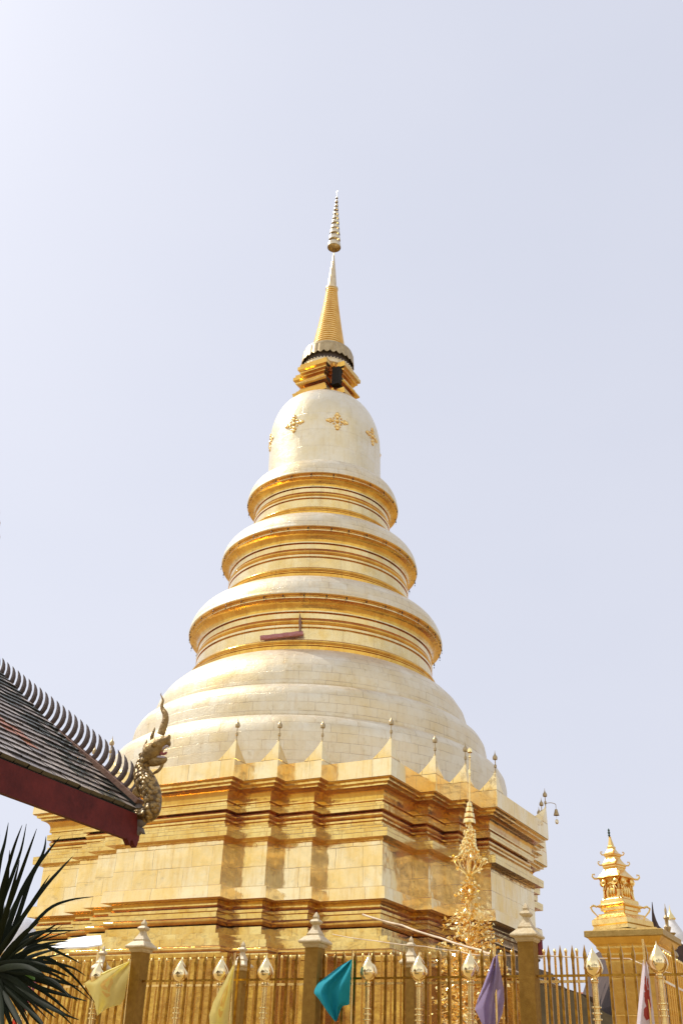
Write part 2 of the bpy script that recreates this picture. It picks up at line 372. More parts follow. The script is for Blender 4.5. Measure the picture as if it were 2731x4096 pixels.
cor=[(-.51,8.60),(-.46,8.62),(-.46,8.66),(-.22,8.68),(-.21,8.93),(-.30,8.97),(-.50,9.0),(-.50,9.12),(-.56,9.14),(-.60,9.16),(-.60,9.22),(-.52,9.24),(-.52,9.30),(-.62,9.33)]+arc((-.60,9.34),(-.60,9.53),-.30,5)+[(-.63,9.54),(-.465,9.56),(-.46,9.74),(-.56,9.78),(-.56,9.82),(-.50,9.84),(-.50,9.88)]+arc((-.50,9.89),(-.30,10.22),.22,7)+[(-.24,10.23),(-.24,10.29),(-.12,10.31),(-.12,10.38),(-.03,10.40),(-.02,10.42)]
sweep(cor,captop=False,capbot=False).build('cornice',[M['mold'],M['litgold']],S)
sweep([(-.03,10.42),(0,10.43),(0,10.98),(-.03,11.0),(-.22,11.0),(-.24,10.7),(-1.6,10.68)],capbot=False,captop=True).build('parapet',M['base'],S)
# corner spikes
def spike_mb():
    mb=MB(); L=11; vs=[];fs=[]
    for i in range(L):
        t=i/(L-1); s=.62*(1-t)**1.35+.03; o=.02*t
        z=t*.66
        for (x,y) in ((-o,-o),(-o-s,-o),(-o-s*.999,-o-s*.999),(-o,-o-s)): vs.append((x,y,z))
    for i in range(L-1):
        for j in range(4):
            k=(j+1)%4; fs.append((i*4+j,(i+1)*4+j,(i+1)*4+k,i*4+k))
    fs.append(tuple((L-1)*4+j for j in range(4)))
    mb.add(vs,fs,[[(vs[i][0]+vs[i][1],vs[i][2]) for i in f] for f in fs]); return mb
def spike_ball():
    mb=MB(); mb.rev([(.02,.6),(.02,.74),(.045,.76),(.045,.84),(.018,.87),(.016,1.02),(.075,1.03),(.085,1.09),(.07,1.15),(.03,1.2),(.012,1.27),(.002,1.36)],10,(-.03,-.03,0)); return mb
corners=[]
for (x,y) in plan(0): corners.append((x,y))
convex=[]
n=len(corners)
for j in range(n):
    a=Vector(corners[j-1]);bb_=Vector(corners[j]);c_=Vector(corners[(j+1)%n])
    e1=bb_-a;e2=c_-bb_
    if e1.x*e2.y-e1.y*e2.x>0: convex.append((bb_,e1,e2))
s0=None
for (p,e1,e2) in convex:
    ang=math.atan2(p.y,p.x)
    # outward quadrant of this corner
    qx=1 if p.x>0 else -1; qy=1 if p.y>0 else -1
    rot={(1,1):0,(-1,1):PI/2,(-1,-1):PI,(1,-1):-PI/2}[(qx,qy)]
    if s0 is None:
        s0=spike_mb().build('corner_spike',M['base'],S,smooth=25); b0=spike_ball().build('finial_ball',M['tan'],s0); o=s0
    else:
        o=s0.copy(); COL.objects.link(o); o.parent=S; bb2=b0.copy(); COL.objects.link(bb2); bb2.parent=o
    o.location=(p.x,p.y,10.995); o.rotation_euler=(0,0,rot)
# dome tiers
SEG=128
MB().rev([(7.6,10.6),(7.86,10.7),(7.86,11.75),(7.86,12.35),(7.81,12.65),(7.66,12.9),(7.42,13.07),(7.18,13.15),(7.10,13.17)],SEG,cap=False).build('dome_tier',M['dome'],S)
MB().rev([(7.05,13.13),(7.15,13.15),(7.16,13.20),(7.12,13.22),(7.12,13.75),(7.07,14.02),(6.94,14.26),(6.72,14.44),(6.47,14.53),(6.38,14.55)],SEG,cap=False).build('dome_tier',M['dome'],S)
MB().rev([(6.35,14.52),(6.43,14.54),(6.44,14.6),(6.40,14.62),(6.38,15.0),(6.28,15.35),(6.05,15.72),(5.75,16.03),(5.42,16.25),(5.2,16.38),(5.1,16.42)],SEG,cap=False).build('dome_tier',M['dome'],S)
def ring_tier(zb,zl,zt,rb,rn,rl,rt):
    # zb bottom, zl lip bottom, zt top of shoulder
    H=zl-zb; z=lambda t: zb+H*t
    k=(rl-rn)
    p=[(rb+.04,zb-.3),(rb+.06,zb),(rb+.07,z(.035)),(rb,z(.045)),(rb-.03,z(.06)),(rb+.02,z(.065)),(rb+.02,z(.08))]
    p+=arc((rb-.03,z(.085)),(rb-.03,z(.175)),-.42,6)
    p+=[(rn+.03,z(.18)),(rn+.03,z(.40)),(rn-.04,z(.405)),(rn-.04,z(.43)),(rn+.05,z(.435)),(rn+.05,z(.475)),(rn-.04,z(.485))]
    p+=arc((rn-.02,z(.49)),(rn-.02,z(.59)),-.40,6)
    p+=[(rn-.03,z(.60)),(rn,z(.61)),(rn+.01,z(.70)),(rn-.05,z(.705)),(rn-.05,z(.72)),(rn+.06,z(.725)),(rn+.06,z(.75)),(rn,z(.76))]
    p+=arc((rn,z(.765)),(rn+k*.62,z(.925)),.20,7)
    p+=[(rn+k*.72,z(.93)),(rn+k*.72,z(.955)),(rn+k*.82,z(.96)),(rn+k*.82,z(.975)),(rl-.02,z(.98)),(rl,z(1))]
    lip=[(rl-.03,zl-.005),(rl+.01,zl),(rl+.015,zl+.05),(rl,zl+.07)]
    Hs=zt-zl
    for i in range(1,13):
        t=i/12; a=t*PI/2
        lip.append((rt+(rl-rt)*math.cos(a)**.85 if i<12 else rt,zl+.07+(Hs-.07)*(math.sin(a)**1.15)))
    return p,lip
TI=[(16.44,18.62,19.80,5.12,4.93,5.40,4.12),(20.02,22.17,23.22,4.10,3.90,4.34,3.22),(23.42,25.30,26.32,3.22,3.05,3.46,2.66)]
for T in TI:
    p,lip=ring_tier(*T)
    t=MB().rev(p,SEG,cap=False,vmi=True).build('ring_tier',[M['ring'],M['litband']],S)
    MB().rev(lip,SEG,cap=False).build('lip',M['dome'],t)
# bell
bp=[(2.64,26.38),(2.63,27.0),(2.635,28.4),(2.63,28.9)]
for i in range(1,13):
    a=i/12*PI/2*.93
    bp.append((1.2+1.43*math.cos(a)**.9,28.9+2.25*math.sin(a)**1.15))
bp+=[(1.0,31.18)]
bell=MB().rev(bp,96,shift=lean,cap=False).build('bell',M['bell'],S)
# raised flower rosettes on the bell
def bellpt(az,z,out=0):
    for i in range(len(bp)-1):
        if bp[i][1]<=z<=bp[i+1][1]:
            t=(z-bp[i][1])/(bp[i+1][1]-bp[i][1]); r=bp[i][0]+(bp[i+1][0]-bp[i][0])*t
            sl=math.atan2(bp[i][0]-bp[i+1][0],bp[i+1][1]-bp[i][1])
            d=Vector((math.cos(az),math.sin(az),0)); nn=d*math.cos(sl)+Vector((0,0,1))*math.sin(sl)
            tt=Vector((-math.sin(az),math.cos(az),0)); uu=nn.cross(tt)
            return d*(r)+Vector((0,0,z))+lean(z),nn,tt,uu,r
    return None
def rosette(az,zc):
    P,nn,tt,uu,r=bellpt(az,zc); mb=MB()
    Mr=Matrix((tt,uu,nn)).transposed()
    def blob(du,dv,a,b_,h=.07,ang=0):
        pass
        azz=az+du/r; pp=bellpt(azz,zc+dv*.93)
        P2,n2,t2,u2,_=pp
        h*=.55
        M3=Matrix((t2*math.cos(ang)+u2*math.sin(ang),u2*math.cos(ang)-t2*math.sin(ang),n2)).transposed()
        mb.ell(P2+n2*.01,(a,b_,h),M3,seg=10,rings=6)
    blob(0,0,.11,.11,.12)
    for k in range(4):
        a=k*PI/2; c,s=math.cos(a),math.sin(a)
        blob(c*.24,s*.24,.11,.085,.08,a)
        blob(c*.42,s*.42,.12,.10,.09,a)
        blob(c*.33-s*.10,s*.33+c*.10,.06,.05,.06,a); blob(c*.33+s*.10,s*.33-c*.10,.06,.05,.06,a)
        blob(math.cos(a+PI/4)*.24,math.sin(a+PI/4)*.24,.055,.05,.06)
    return mb
ROSMAT=gold('rosette_gold',(.88,.62,.24),(.70,.40,.10),.22,dent=.1,dscale=8,fine=.2)
front=math.atan2(-CY,-CX)-PSI   # azimuth (local) towards the camera
for k in range(8):
    rosette(front+R(11)+k*PI/4,28.62).build('rosette',ROSMAT,bell)
# harmika : small redented throne
def plan2(o): return plan(o,[1.34,.86],[.70,.86])
def sh2(z): return lean(z)
sweep([(.22,31.02),(.22,31.22),(.12,31.25),(.12,31.42),(.02,31.45),(.0,31.6),(-.16,31.62)]+[(-.16,31.72),(.05,31.78)]+arc((.05,31.78),(.06,31.98),-.3,4)+[(-.04,32.0),(-.10,32.02),(-.10,32.2),(-.2,32.22),(-.2,32.40),(-.08,32.42),(-.08,32.52),(.02,32.55),(.02,32.68),(.12,32.72),(.12,32.9),(.04,32.93),(.04,33.08),(-.05,33.1)],plan=plan2,shift=sh2).build('throne',M['mold'],S,smooth=25)
mb=MB().rev([(1.16,33.0),(1.27,33.08),(1.29,33.3),(1.16,33.32),(1.0,33.32)],48,shift=lean,cap=True)
for k in range(48):
    a=2*PI*k/48; mb.ell(Vector((1.27*math.cos(a),1.27*math.sin(a),33.32))+lean(33.3),(.045,.045,.06),seg=6,rings=4)
mb.build('lotus_ring',M['dome'],S)
mb=MB().rev([(1.08,33.3),(1.12,33.5),(1.14,34.1)],64,shift=lean)
mb.build('drum',M['darkdrum'],S)
mb=MB(); mb.box((1.06,-.85,32.12),(.20,.14,.50)); nb_=mb.build('niche_shade',M['nicheshade'],S,smooth=0); nb_.location=lean(32)  # solid black box, shade of the throne recess painted as colour
# scalloped fringe
mb=MB(); nl=26; sub=6
for k in range(nl):
    for i in range(sub):
        a0=2*PI*(k+i/sub)/nl; a1=2*PI*(k+(i+1)/sub)/nl
        def dz(t): return .16*(1-(abs(t-.5)*2)**1.6)
        z0=33.78-dz(i/sub); z1=33.78-dz((i+1)/sub)
        bu=lambda t:.03*math.sin(t*PI)
        r0=1.30+bu(i/sub); r1=1.30+bu((i+1)/sub)
        def pt(a,r,z): return Vector((r*math.cos(a),r*math.sin(a),z))+lean(z)
        vs=[pt(a0,r0,z0),pt(a1,r1,z1),pt(a1,r1-.04,34.22),pt(a0,r0-.04,34.22),pt(a0,r0-.03,z0),pt(a1,r1-.03,z1),pt(a1,r1-.07,34.22),pt(a0,r0-.07,34.22)]
        mb.add(vs,[(0,1,2,3),(5,4,7,6),(4,5,1,0)])
mb.rev([(1.255,34.2),(1.27,34.25),(1.22,34.4),(1.1,34.5),(.9,34.58),(.8,34.6)],64,shift=lean,cap=False)
mb.build('canopy_fringe',M['tan'],S,smooth=20)
# ringed cone
cp=[]; z=34.5; n_=27
for i in range(n_):
    t=i/n_; h=(38.75-34.5)/n_; r0=.276+(.86-.276)*(1-t)**1.25; r1=.276+(.86-.276)*(1-(i+1)/n_)**1.25; z=34.5+i*h
    cp+=[(r0-.025,z),(r0+.02,z+h*.25),(r0+.02,z+h*.55),(r1-.02,z+h*.9)]
cp=[(.95,34.42),(.97,34.5)]+cp
MB().rev(cp,40,shift=lean).build('ringed_cone',M['spire'],S)
MB().rev([(.28,38.7),(.33,38.75),(.33,38.85),(.24,38.93),(.23,39.2),(.17,39.9),(.12,40.4),(.07,40.9),(.03,41.3),(.03,41.4),(.015,41.45),(.015,45.9),(.003,46.15)],20,shift=lean).build('spire_tip',paint('warm_spire_tin',(.74,.60,.38),(.58,.43,.24),.3,.9,5,.1),S)
# crown of tiered hoops
for i,(zz,rr) in enumerate([(41.75,.36),(42.25,.315),(42.7,.28),(43.1,.24),(43.5,.21),(43.85,.18),(44.2,.15),(44.55,.125),(44.85,.10),(45.15,.085),(45.45,.065)]):
    mb=MB(); h=.30*(rr/.36)**.6
    mb.rev([(rr,zz),(rr+.005,zz+.03),(rr*.93,zz+h),(rr*.5,zz+h*1.12),(.02,zz+h*1.2)],24,shift=lean,cap=False)
    mb.rev([(rr-.012,zz),(rr*.90,zz+h*.95),(.03,zz+h*1.1)],24,shift=lean,cap=False)
    mb.build('umbrella_tier',M['silver'],S)
# wind bells under each lip: things of their own
wb=MB().rev([(.012,0),(.012,-.10),(.03,-.12),(.05,-.20),(.062,-.24),(.0,-.24)],8,cap=False)
wb.tube([(0,0,-.24),(0,0,-.36)],.006,4); wb.box((0,0,-.40),(.035,.004,.045))
wb0=wb.build('wind_bell',M['dark'])
used=False
for (T,cnt,lab) in ((TI[0],40,'tiny dark wind bell hanging under the lowest of the three ringed lips'),(TI[1],32,'tiny dark wind bell hanging under the middle ringed lip of the stupa'),(TI[2],24,'tiny dark wind bell hanging under the uppermost ringed lip below the bell')):
    for k in range(cnt):
        a=2*PI*(k+.5)/cnt+random.uniform(-.02,.02)
        p=Vector((CX+(T[5]-.015)*math.cos(a),CY+(T[5]-.015)*math.sin(a),T[1]+.01))
        if math.sin(a)>.35: continue
        o=wb0
        if used: o=wb0.copy(); COL.objects.link(o)
        used=True
        o.location=p; o.rotation_euler=(random.uniform(-.1,.1),random.uniform(-.1,.1),random.uniform(0,6)); o.scale=(.5,.5,.62)
        tag(o,lab,'wind bell','wind bells under the '+('lowest' if T is TI[0] else 'middle' if T is TI[1] else 'uppermost')+' lip')
# pink cloth and banner on lowest ring tier
mb=MB(); rows=[]
for i in range(15):
    t=i/14; px=1040+(1212-1040)*t; py=2549-(2549-2528)*t
    a=on_plane(px,py,Vector((CX,CY-5.1,17)),Vector((0,1,0)))
    # snap on the cylinder r=5.12
    def snap(px,py,r):
        d=ray(px,py).normalized(); ox,oy=EYE.x-CX,EYE.y-CY
        A=d.x*d.x+d.y*d.y; B=2*(ox*d.x+oy*d.y); Cc=ox*ox+oy*oy-r*r
        tt=(-B-math.sqrt(B*B-4*A*Cc))/(2*A); return EYE+d*tt
    wob=.03*math.sin(i*1.7)
    rows.append([snap(px,py-6-wob*30,5.08),snap(px,py,5.17+wob),snap(px+1,py+9,5.17-wob),snap(px+2,py+14,5.10)])
vs=[p for r_ in rows for p in r_]; fs=[(i*4+j,i*4+j+1,i*4+j+5,i*4+j+4) for i in range(14) for j in range(3)]
mb.add(vs,fs); 
tag(mb.build('draped_cloth',M['pinkc'],smooth=60),'dusty pink cloth roll lying along the lowest ringed tier of the stupa','cloth')
mb=MB(); vs=[];
for i,(py,hw) in enumerate([(2452,1),(2468,4),(2485,6),(2500,5),(2515,4),(2529,5)]):
    vs+=[snap(1200-hw,py,5.13),snap(1199,py,5.16),snap(1199+hw,py,5.13)]
mb.add(vs,[(i*3+j,i*3+j+1,i*3+j+4,i*3+j+3) for i in range(5) for j in range(2)])
tag(mb.build('hanging_strip',M['beam'],smooth=60),'narrow brown cloth strip hanging down to the pink roll on the stupa','cloth strip')
# hook bells from the outer corner spikes
def hook_bell(p,dirx,label,h=.75):
    t=empty('hook_bell',p); tag(t,label,'wind bell')
    pts=[]
    for i in range(11):
        a=i/10*PI*.95; pts.append((dirx*.22*(1-math.cos(a))*.9,0,h*.62+(h*.38)*math.sin(a)))
    pts=[(0,0,0),(0,0,h*.3)]+pts
    MB().tube(pts,.012,6).build('hook_rod',M['tan'],t)
    e=pts[-1]
    b_=MB().rev([(.01,0),(.01,-.16),(.05,-.18),(.08,-.3),(.11,-.40),(.0,-.38)],10,(e[0],0,e[2]),cap=False); b_.build('bell_cup',M['oldgold'],t)
    b2=MB().tube([(e[0],0,e[2]-.38),(e[0],0,e[2]-.52)],.006,4); b2.ell((e[0],0,e[2]-.63),(.07,.015,.1),seg=8,rings=5); b2.build('clapper',M['silver'],t)
def wl(x,y,z):
    c,s=math.cos(PSI),math.sin(PSI); return Vector((CX+x*c-y*s,CY+x*s+y*c,z))
hook_bell(wl(8.93,2.58,11.6),1,'bell on a curved hook rod at the far right corner of the stupa base',.2)
hook_bell(wl(-7.32,-7.30,11.62),-1,'bell on a curved hook rod above the roof at the left stupa corner')
# dark red cloth panel on far right edge of the dado
mb=MB(); mb.box((0,0,0),(.03,.22,.45)); o=mb.build('cloth_panel',M['darkred']); o.location=wl(8.51,2.30,7.0); o.location.z=6.85; o.rotation_euler=(0,0,PSI)
tag(o,'dark red cloth panel at the right edge of the stupa base','cloth panel')
# ------------------------------------------------------------------ FENCES
FD=Vector((math.cos(R(-28)),math.sin(R(-28)),0)); FN=Vector((-FD.y,FD.x,0))   # fence direction and its back normal
P0=Vector((-.09,14.22,0))
def fence_pt(px,py,back=0): return on_plane(px,py,P0+FN*back,FN)
def fs_of(p): return (Vector(p)-P0).dot(FD)
ZT=3.28
def spear_mb():
    mb=MB(); mb.rev([(.0135,0),(.0135,ZT-.17),(.019,ZT-.13),(.019,ZT-.11),(.001,ZT)],4,a0=PI/4,square=True); return mb
def post_cap(z,s=1.0):
    k=s
    return [(.095*k,z-.05),(.115*k,z-.03),(.12*k,z-.005),(.155*k,z),(.162*k,z+.015),(.158*k,z+.03),(.125*k,z+.06),(.10*k,z+.085),(.085*k,z+.095),(.085*k,z+.115),(.078*k,z+.12),(.05*k,z+.17),(.034*k,z+.215),(.034*k,z+.225),(.06*k,z+.25),(.063*k,z+.265),(.05*k,z+.285),(.028*k,z+.30),(.032*k,z+.325),(.026*k,z+.345),(.003*k,z+.385)]
def make_post(parent,p,ztop,s,rz):
    body=MB().rev([(.13*s,0),(.13*s,.5),(.093*s,.52),(.093*s,ztop-.44)],4,a0=PI/4,square=True).build('post',M['post'],parent,smooth=20,loc=p); body.rotation_euler=(0,0,rz)
    MB().rev(post_cap(ztop-.39,s),4,a0=PI/4,square=True).build('post_cap',M['capw'],body,smooth=25)
    return body
FO=empty('spear_fence',P0+FD*0); tag(FO,'brown gold outer fence of spear bars between square capped posts, nearest the viewer','fence')
angF=math.atan2(FD.y,FD.x)
posts=[fs_of(fence_pt(566,3791)),fs_of(fence_pt(1260,3785)),fs_of(fence_pt(2107,3745))]
print('outer posts at',posts)
sp=(posts[2]-posts[0])/2
allposts=[posts[0]-sp,posts[0],posts[1],posts[2],posts[2]+sp]
for a in allposts: make_post(FO,FD*a,3.755,1.0,angF)
budpx=[(400,3846),(728,3836),(889,3831),(1067,3827),(1475,3821),(1675,3818),(1877,3810),(2366,3795),(2622,3775),(120,3858)]
buds=[fs_of(fence_pt(*q)) for q in budpx]
bar0=None; a=allposts[0]+.1; cnt=0
while a<allposts[-1] and cnt<98:
    if min(abs(a-q) for q in allposts)>.13 and min(abs(a-q) for q in buds)>.075:
        if bar0 is None: bar0=spear_mb().build('spear_bar',M['bars'],FO,smooth=20); o=bar0
        else: o=bar0.copy(); COL.objects.link(o); o.parent=FO
        o.location=FD*a; o.rotation_euler=(random.uniform(-.004,.004),random.uniform(-.006,.006),angF); cnt+=1
    a+=.1385*1.0
for zz in (2.955,.75):
    for i in range(4):
        a0_,a1_=allposts[i]+.09,allposts[i+1]-.09
        mb=MB(); Mr=Matrix.Rotation(angF,4,'Z'); mb.box(((a0_+a1_)/2,0,zz),((a1_-a0_)/2,.018,.012),Mr); mb.build('rail',M['bars'],FO,smooth=0)
# inner fence
IB=2.6
FI=empty('brass_fence',P0+FN*IB); tag(FI,'polished brass inner fence of round bars behind the spear fence','fence')
iposts=[]
for q in ((417,3786),(975,3763),(1644,3739)):
    iposts.append(fs_of(fence_pt(*q,back=IB)))
print('inner',iposts,[fence_pt(q[0],q[1],IB).z for q in ((417,3786),(975,3763),(1644,3739))])
ztop=sum(fence_pt(q[0],q[1],IB).z for q in ((417,3786),(975,3763),(1644,3739)))/3
isp=(iposts[2]-iposts[0])/2
iposts=[iposts[0]-isp]+iposts
for a in iposts: make_post(FI,FD*a,ztop,.85,angF)
zb=fence_pt(2225,3794,IB).z; print('inner bar top',zb)
def round_bar(zt): return MB().rev([(.016,0),(.016,zt-.06),(.021,zt-.05),(.021,zt-.03),(.013,zt-.012),(.002,zt)],10)
cend=fs_of(fence_pt(2345,3900,IB)); rb0=None; a=iposts[0]; cnt=0
while a<cend and cnt<99:
    if min(abs(a-q) for q in iposts)>.13:
        if rb0 is None: rb0=round_bar(zb).build('round_bar',M['brass'],FI); o=rb0
        else: o=rb0.copy(); COL.objects.link(o); o.parent=FI
        o.location=FD*a; cnt+=1
    a+=.155
ee=iposts+[cend]
for zz in (zb-.42,2.45):
    mb=MB(); Mr=Matrix.Rotation(angF,4,'Z'); mb.box(((ee[0]+ee[-1])/2,0,zz),((ee[-1]-ee[0])/2,.02,.016),Mr); mb.build('rail',M['brass'],FI,smooth=0)
# return run of inner fence going back on the right
RD=-FN*-1
r0=P0+FN*IB+FD*(cend+.9)
FR=empty('brass_fence',r0+FN*0.6); tag(FR,'short brass fence run going back beside the small shrine at the right edge','fence')
rb1=None
for k in range(26):
    q=.2+k*.155
    if 1.95<q<2.15: continue
    if rb1 is None: rb1=round_bar(zb+.05).build('round_bar',M['brass'],FR); o=rb1
    else: o=rb1.copy(); COL.objects.link(o); o.parent=FR
    o.location=FN*q
make_post(FR,FN*2.05,ztop,.85,angF)
mb=MB(); mb.box((2.1,0,zb-.37),(2.1,.02,.016),Matrix.Rotation(angF+PI/2,4,'Z')); mb.build('rail',M['brass'],FR,smooth=0)
# lotus bud posts
LB=-.02; budpx=[(400,3846),(728,3836),(889,3831),(1067,3827),(1475,3821),(1675,3818),(1877,3810),(2366,3795),(2622,3775),(120,3858)]
lab=['behind the corner of the leftmost yellow flag','in the middle of the left fence bay','just left of the rightward yellow flag','between second yellow flag and central post','just right of the teal flag','left of the golden tree base','in front of the golden tree','just left of small shrine','right of the white flag','behind the palm leaves']
proto=None
for (q,lb) in zip(budpx,lab):
    p=on_plane(q[0],q[1],P0+FN*LB,FN); zt=p.z
    if proto is None:
        t=empty('lotus_bud_post'); proto=t
        MB().rev([(.06,-3.3),(.06,-2.9),(.036,-2.85),(.034,-.36),(.044,-.35),(.044,-.33)],14).build('shaft',M['brass'],t)
        cb=MB()
        for dz_ in (-.60,-.66,-.72): cb.rev([(.03,dz_-.012),(.055,dz_-.006),(.055,dz_+.006),(.03,dz_+.012)],14,cap=False)
        cb.build('collar',M['shiny'],t)
        MB().rev([(.03,-.33),(.05,-.325),(.035,-.30),(.058,-.285),(.092,-.25),(.107,-.205),(.102,-.165),(.082,-.12),(.053,-.075),(.026,-.035),(.009,-.008),(.001,.03)],24).build('bud',M['budgold'],t)
    else:
        t=proto.copy(); COL.objects.link(t)
        for ch in proto.children:
            c_=ch.copy(); COL.objects.link(c_); c_.parent=t
    t.location=(p.x,p.y,zt)
    tag(t,'golden lotus bud on ringed post, '+lb,'bud post','golden lotus bud posts along the spear fence')
# ------------------------------------------------------------------ FLAGS
def cloth_surface(left,right,s,ox,oy,back,amp=.03,fold=3.0,ph=0):
    toP=lambda q:(ox+q[0]/s,oy+q[1]/s)
    Lp=[toP(q) for q in left]; Rp=[toP(q) for q in right]
    def along(pts,v):
        x=v*(len(pts)-1); i=min(int(x),len(pts)-2); t=x-i
        return (pts[i][0]*(1-t)+pts[i+1][0]*t,pts[i][1]*(1-t)+pts[i+1][1]*t)
    def S_(u,v):
        a=along(Lp,v); b_=along(Rp,v); px=a[0]*(1-u)+b_[0]*u; py=a[1]*(1-u)+b_[1]*u
        wv=amp*math.sin(fold*PI*(u+.35*v)+ph)*(1-u)*1.2+amp*.6*math.sin(5*v+3*u+ph)
        return on_plane(px,py,P0+FN*(back+wv),FN)
    return S_
def flag(label,left,right,s,ox,oy,mat,back=-.16,amp=.05,fold=3,ph=0,pole=None,emblem=None,emat=None,name='flag'):
    t=empty(name,(0,0,0)); 
    Sf=cloth_surface(left,right,s,ox,oy,back,amp,fold,ph)
    n=24; mb=MB(); base=None
    pa=on_plane(ox+pole[0][0]/s,oy+pole[0][1]/s,P0+FN*back,FN); 
    foot=Vector((pa.x+pole[2]*FD.x,pa.y+pole[2]*FD.y,0)); t.location=foot
    vs=[Sf(i/n,j/n)-foot for j in range(n+1) for i in range(n+1)]
    fs=[(j*(n+1)+i,j*(n+1)+i+1,(j+1)*(n+1)+i+1,(j+1)*(n+1)+i) for j in range(n) for i in range(n)]
    mb.add(vs,fs); c_=mb.build('flag_cloth',mat,t,smooth=70)
    MB().tube([Vector((0,0,0)),pa-foot],pole[1],8).build('flag_pole',M['brass'],t)
    if emblem:
        eb=MB()
        for stroke in emblem:
            w_=stroke[0]; pts=stroke[1]
            P=[]; 
            fine=[]
            for i in range(len(pts)-1):
                for k in range(4): fine.append((pts[i][0]+(pts[i+1][0]-pts[i][0])*k/4,pts[i][1]+(pts[i+1][1]-pts[i][1])*k/4))
            fine.append(pts[-1])
            vs=[];fs=[]
            for i,(u,v) in enumerate(fine):
                u2,v2=fine[min(i+1,len(fine)-1)]; u1,v1=fine[max(i-1,0)]
                du,dv=u2-u1,v2-v1; l=math.hypot(du,dv) or 1; nx,ny=-dv/l,du/l
                ww=w_*(.35+.65*math.sin(PI*(i+.5)/len(fine)))
                for sg in(-1,1): vs.append(Sf(u+nx*ww*sg,v+ny*ww*sg)-FN*.008-foot)
            fs=[(2*i,2*i+1,2*i+3,2*i+2) for i in range(len(fine)-1)]
            eb.add(vs,fs)
        eb.build('emblem',emat,c_,smooth=0)
    tag(t,label,'flag'); return t
crest=[(.05,[(.5,.3),(.42,.4),(.45,.52),(.55,.55)]),(.04,[(.55,.32),(.62,.42),(.58,.6)]),(.04,[(.4,.6),(.5,.68),(.6,.64)]),(.03,[(.5,.22),(.52,.3)])]
flag('pale yellow triangular flag blown to the left of the leftmost big fence post',[(580,505),(330,610),(170,690),(100,740),(150,830),(200,920),(235,1080)],[(582,510),(570,600),(555,700),(535,800),(520,900),(480,960),(330,1005)],2.613,300,3650,M['yellow'],pole=((583,490),.010,.10),amp=.06,fold=3,emblem=crest,emat=M['orangemark'])
flag('yellow flag hanging limp beside the spear fence, left of the central post',[(465,690),(420,770),(370,860),(300,1000),(268,1100),(275,1200),(300,1300)],[(468,690),(462,780),(455,880),(450,980),(448,1080),(446,1180),(440,1300)],1.96,700,3500,M['yellow'],pole=((472,610),.012,-.02),amp=.05,fold=2.2,ph=1,emblem=crest,emat=M['orangemark'])
flag('teal blue flag beside the central square post',[(1270,430),(1130,510),(960,640),(830,740),(798,850),(870,940),(975,1100),(1070,1215)],[(1272,430),(1268,540),(1262,650),(1258,760),(1252,870),(1246,1000),(1150,1020),(1090,1200)],3.136,1000,3700,M['teal'],pole=((1285,320),.011,.02),amp=.09,fold=3.4,ph=.6)
flag('lavender purple flag on a thin pole in front of the golden tree',[(775,515),(730,640),(660,830),(600,980),(565,1100),(610,1190),(660,1300)],[(822,480),(845,620),(870,740),(895,870),(900,1000),(880,1150),(820,1300)],2.851,1700,3650,M['violet'],pole=((785,362),.014,.0),amp=.08,fold=3.6,ph=2)
flag('white flag with a red curled emblem near the right edge',[(1140,485),(1128,560),(1120,640),(1105,800),(1085,980),(1065,1204),(1050,1400)],[(1150,485),(1180,560),(1195,650),(1212,800),(1235,980),(1262,1204),(1290,1400)],2.7,2150,3650,M['whitecloth'],pole=((1128,288),.012,.0),amp=.06,fold=2.6,ph=.3,
  emblem=[(.045,[(.62,.40),(.50,.43),(.62,.47)]),(.045,[(.85,.42),(.72,.46),(.86,.50)]),(.05,[(.42,.50),(.60,.52),(.72,.56)]),(.05,[(.86,.53),(.8,.58),(.55,.60),(.42,.58)]),(.05,[(.45,.62),(.65,.66),(.88,.62)]),(.06,[(.88,.66),(.8,.72),(.55,.75),(.40,.74)])],emat=M['redmark'])
flag('magenta and violet flag glimpsed through the palm leaves',[(545,1370),(530,1500),(430,1700),(350,1920),(290,2050),(330,2150)],[(612,1370),(600,1520),(560,1740),(500,1950),(440,2080),(400,2150)],3.92,0,3500,M['magenta'],pole=((600,1220),.010,-.05),amp=.04,fold=3)
flag('small bright red flag at the bottom left corner behind the palm',[(200,2250),(180,2330),(170,2420)],[(215,2250),(260,2320),(290,2420)],3.92,0,3500,M['redcloth'],pole=((205,2230),.010,-.02),amp=.03,fold=2)
# ------------------------------------------------------------------ ROPES
def rope(label,pts,back,r=.007,sag=.0):
    P=[on_plane(x,y,P0+FN*bk,FN) for (x,y),bk in zip(pts,back)]
    Q=[]
    for i in range(len(P)-1):
        for k in range(8):
            t=k/8; q=P[i].lerp(P[i+1],t); q.z-=sag*4*t*(1-t); Q.append(q)
    Q.append(P[-1])
    mb=MB().tube(Q,r,6); tag(mb.build('rope',M['rope'],smooth=60),label,'rope')
rope('thick cream rope slanting down across the golden tree',[(1450,3658),(1606,3701),(1760,3752),(1921,3801),(1962,3814)],[2.3,1.9,1.4,.95,.6],.013,.01)
rope('thin cream string running below the thick rope in front of the stupa base',[(1330,3737),(1500,3763),(1700,3786),(1830,3803),(1925,3822)],[2.5,2.2,1.9,1.5,1.1],.006,.01)
rope('cream string from the right square post past the shrine to the right edge',[(1900,3821),(2070,3823),(2200,3824),(2400,3834),(2516,3835),(2565,3857),(2668,3891),(2760,3912)],[.3,.3,.3,.3,.25,.2,.1,.05],.007,.0)
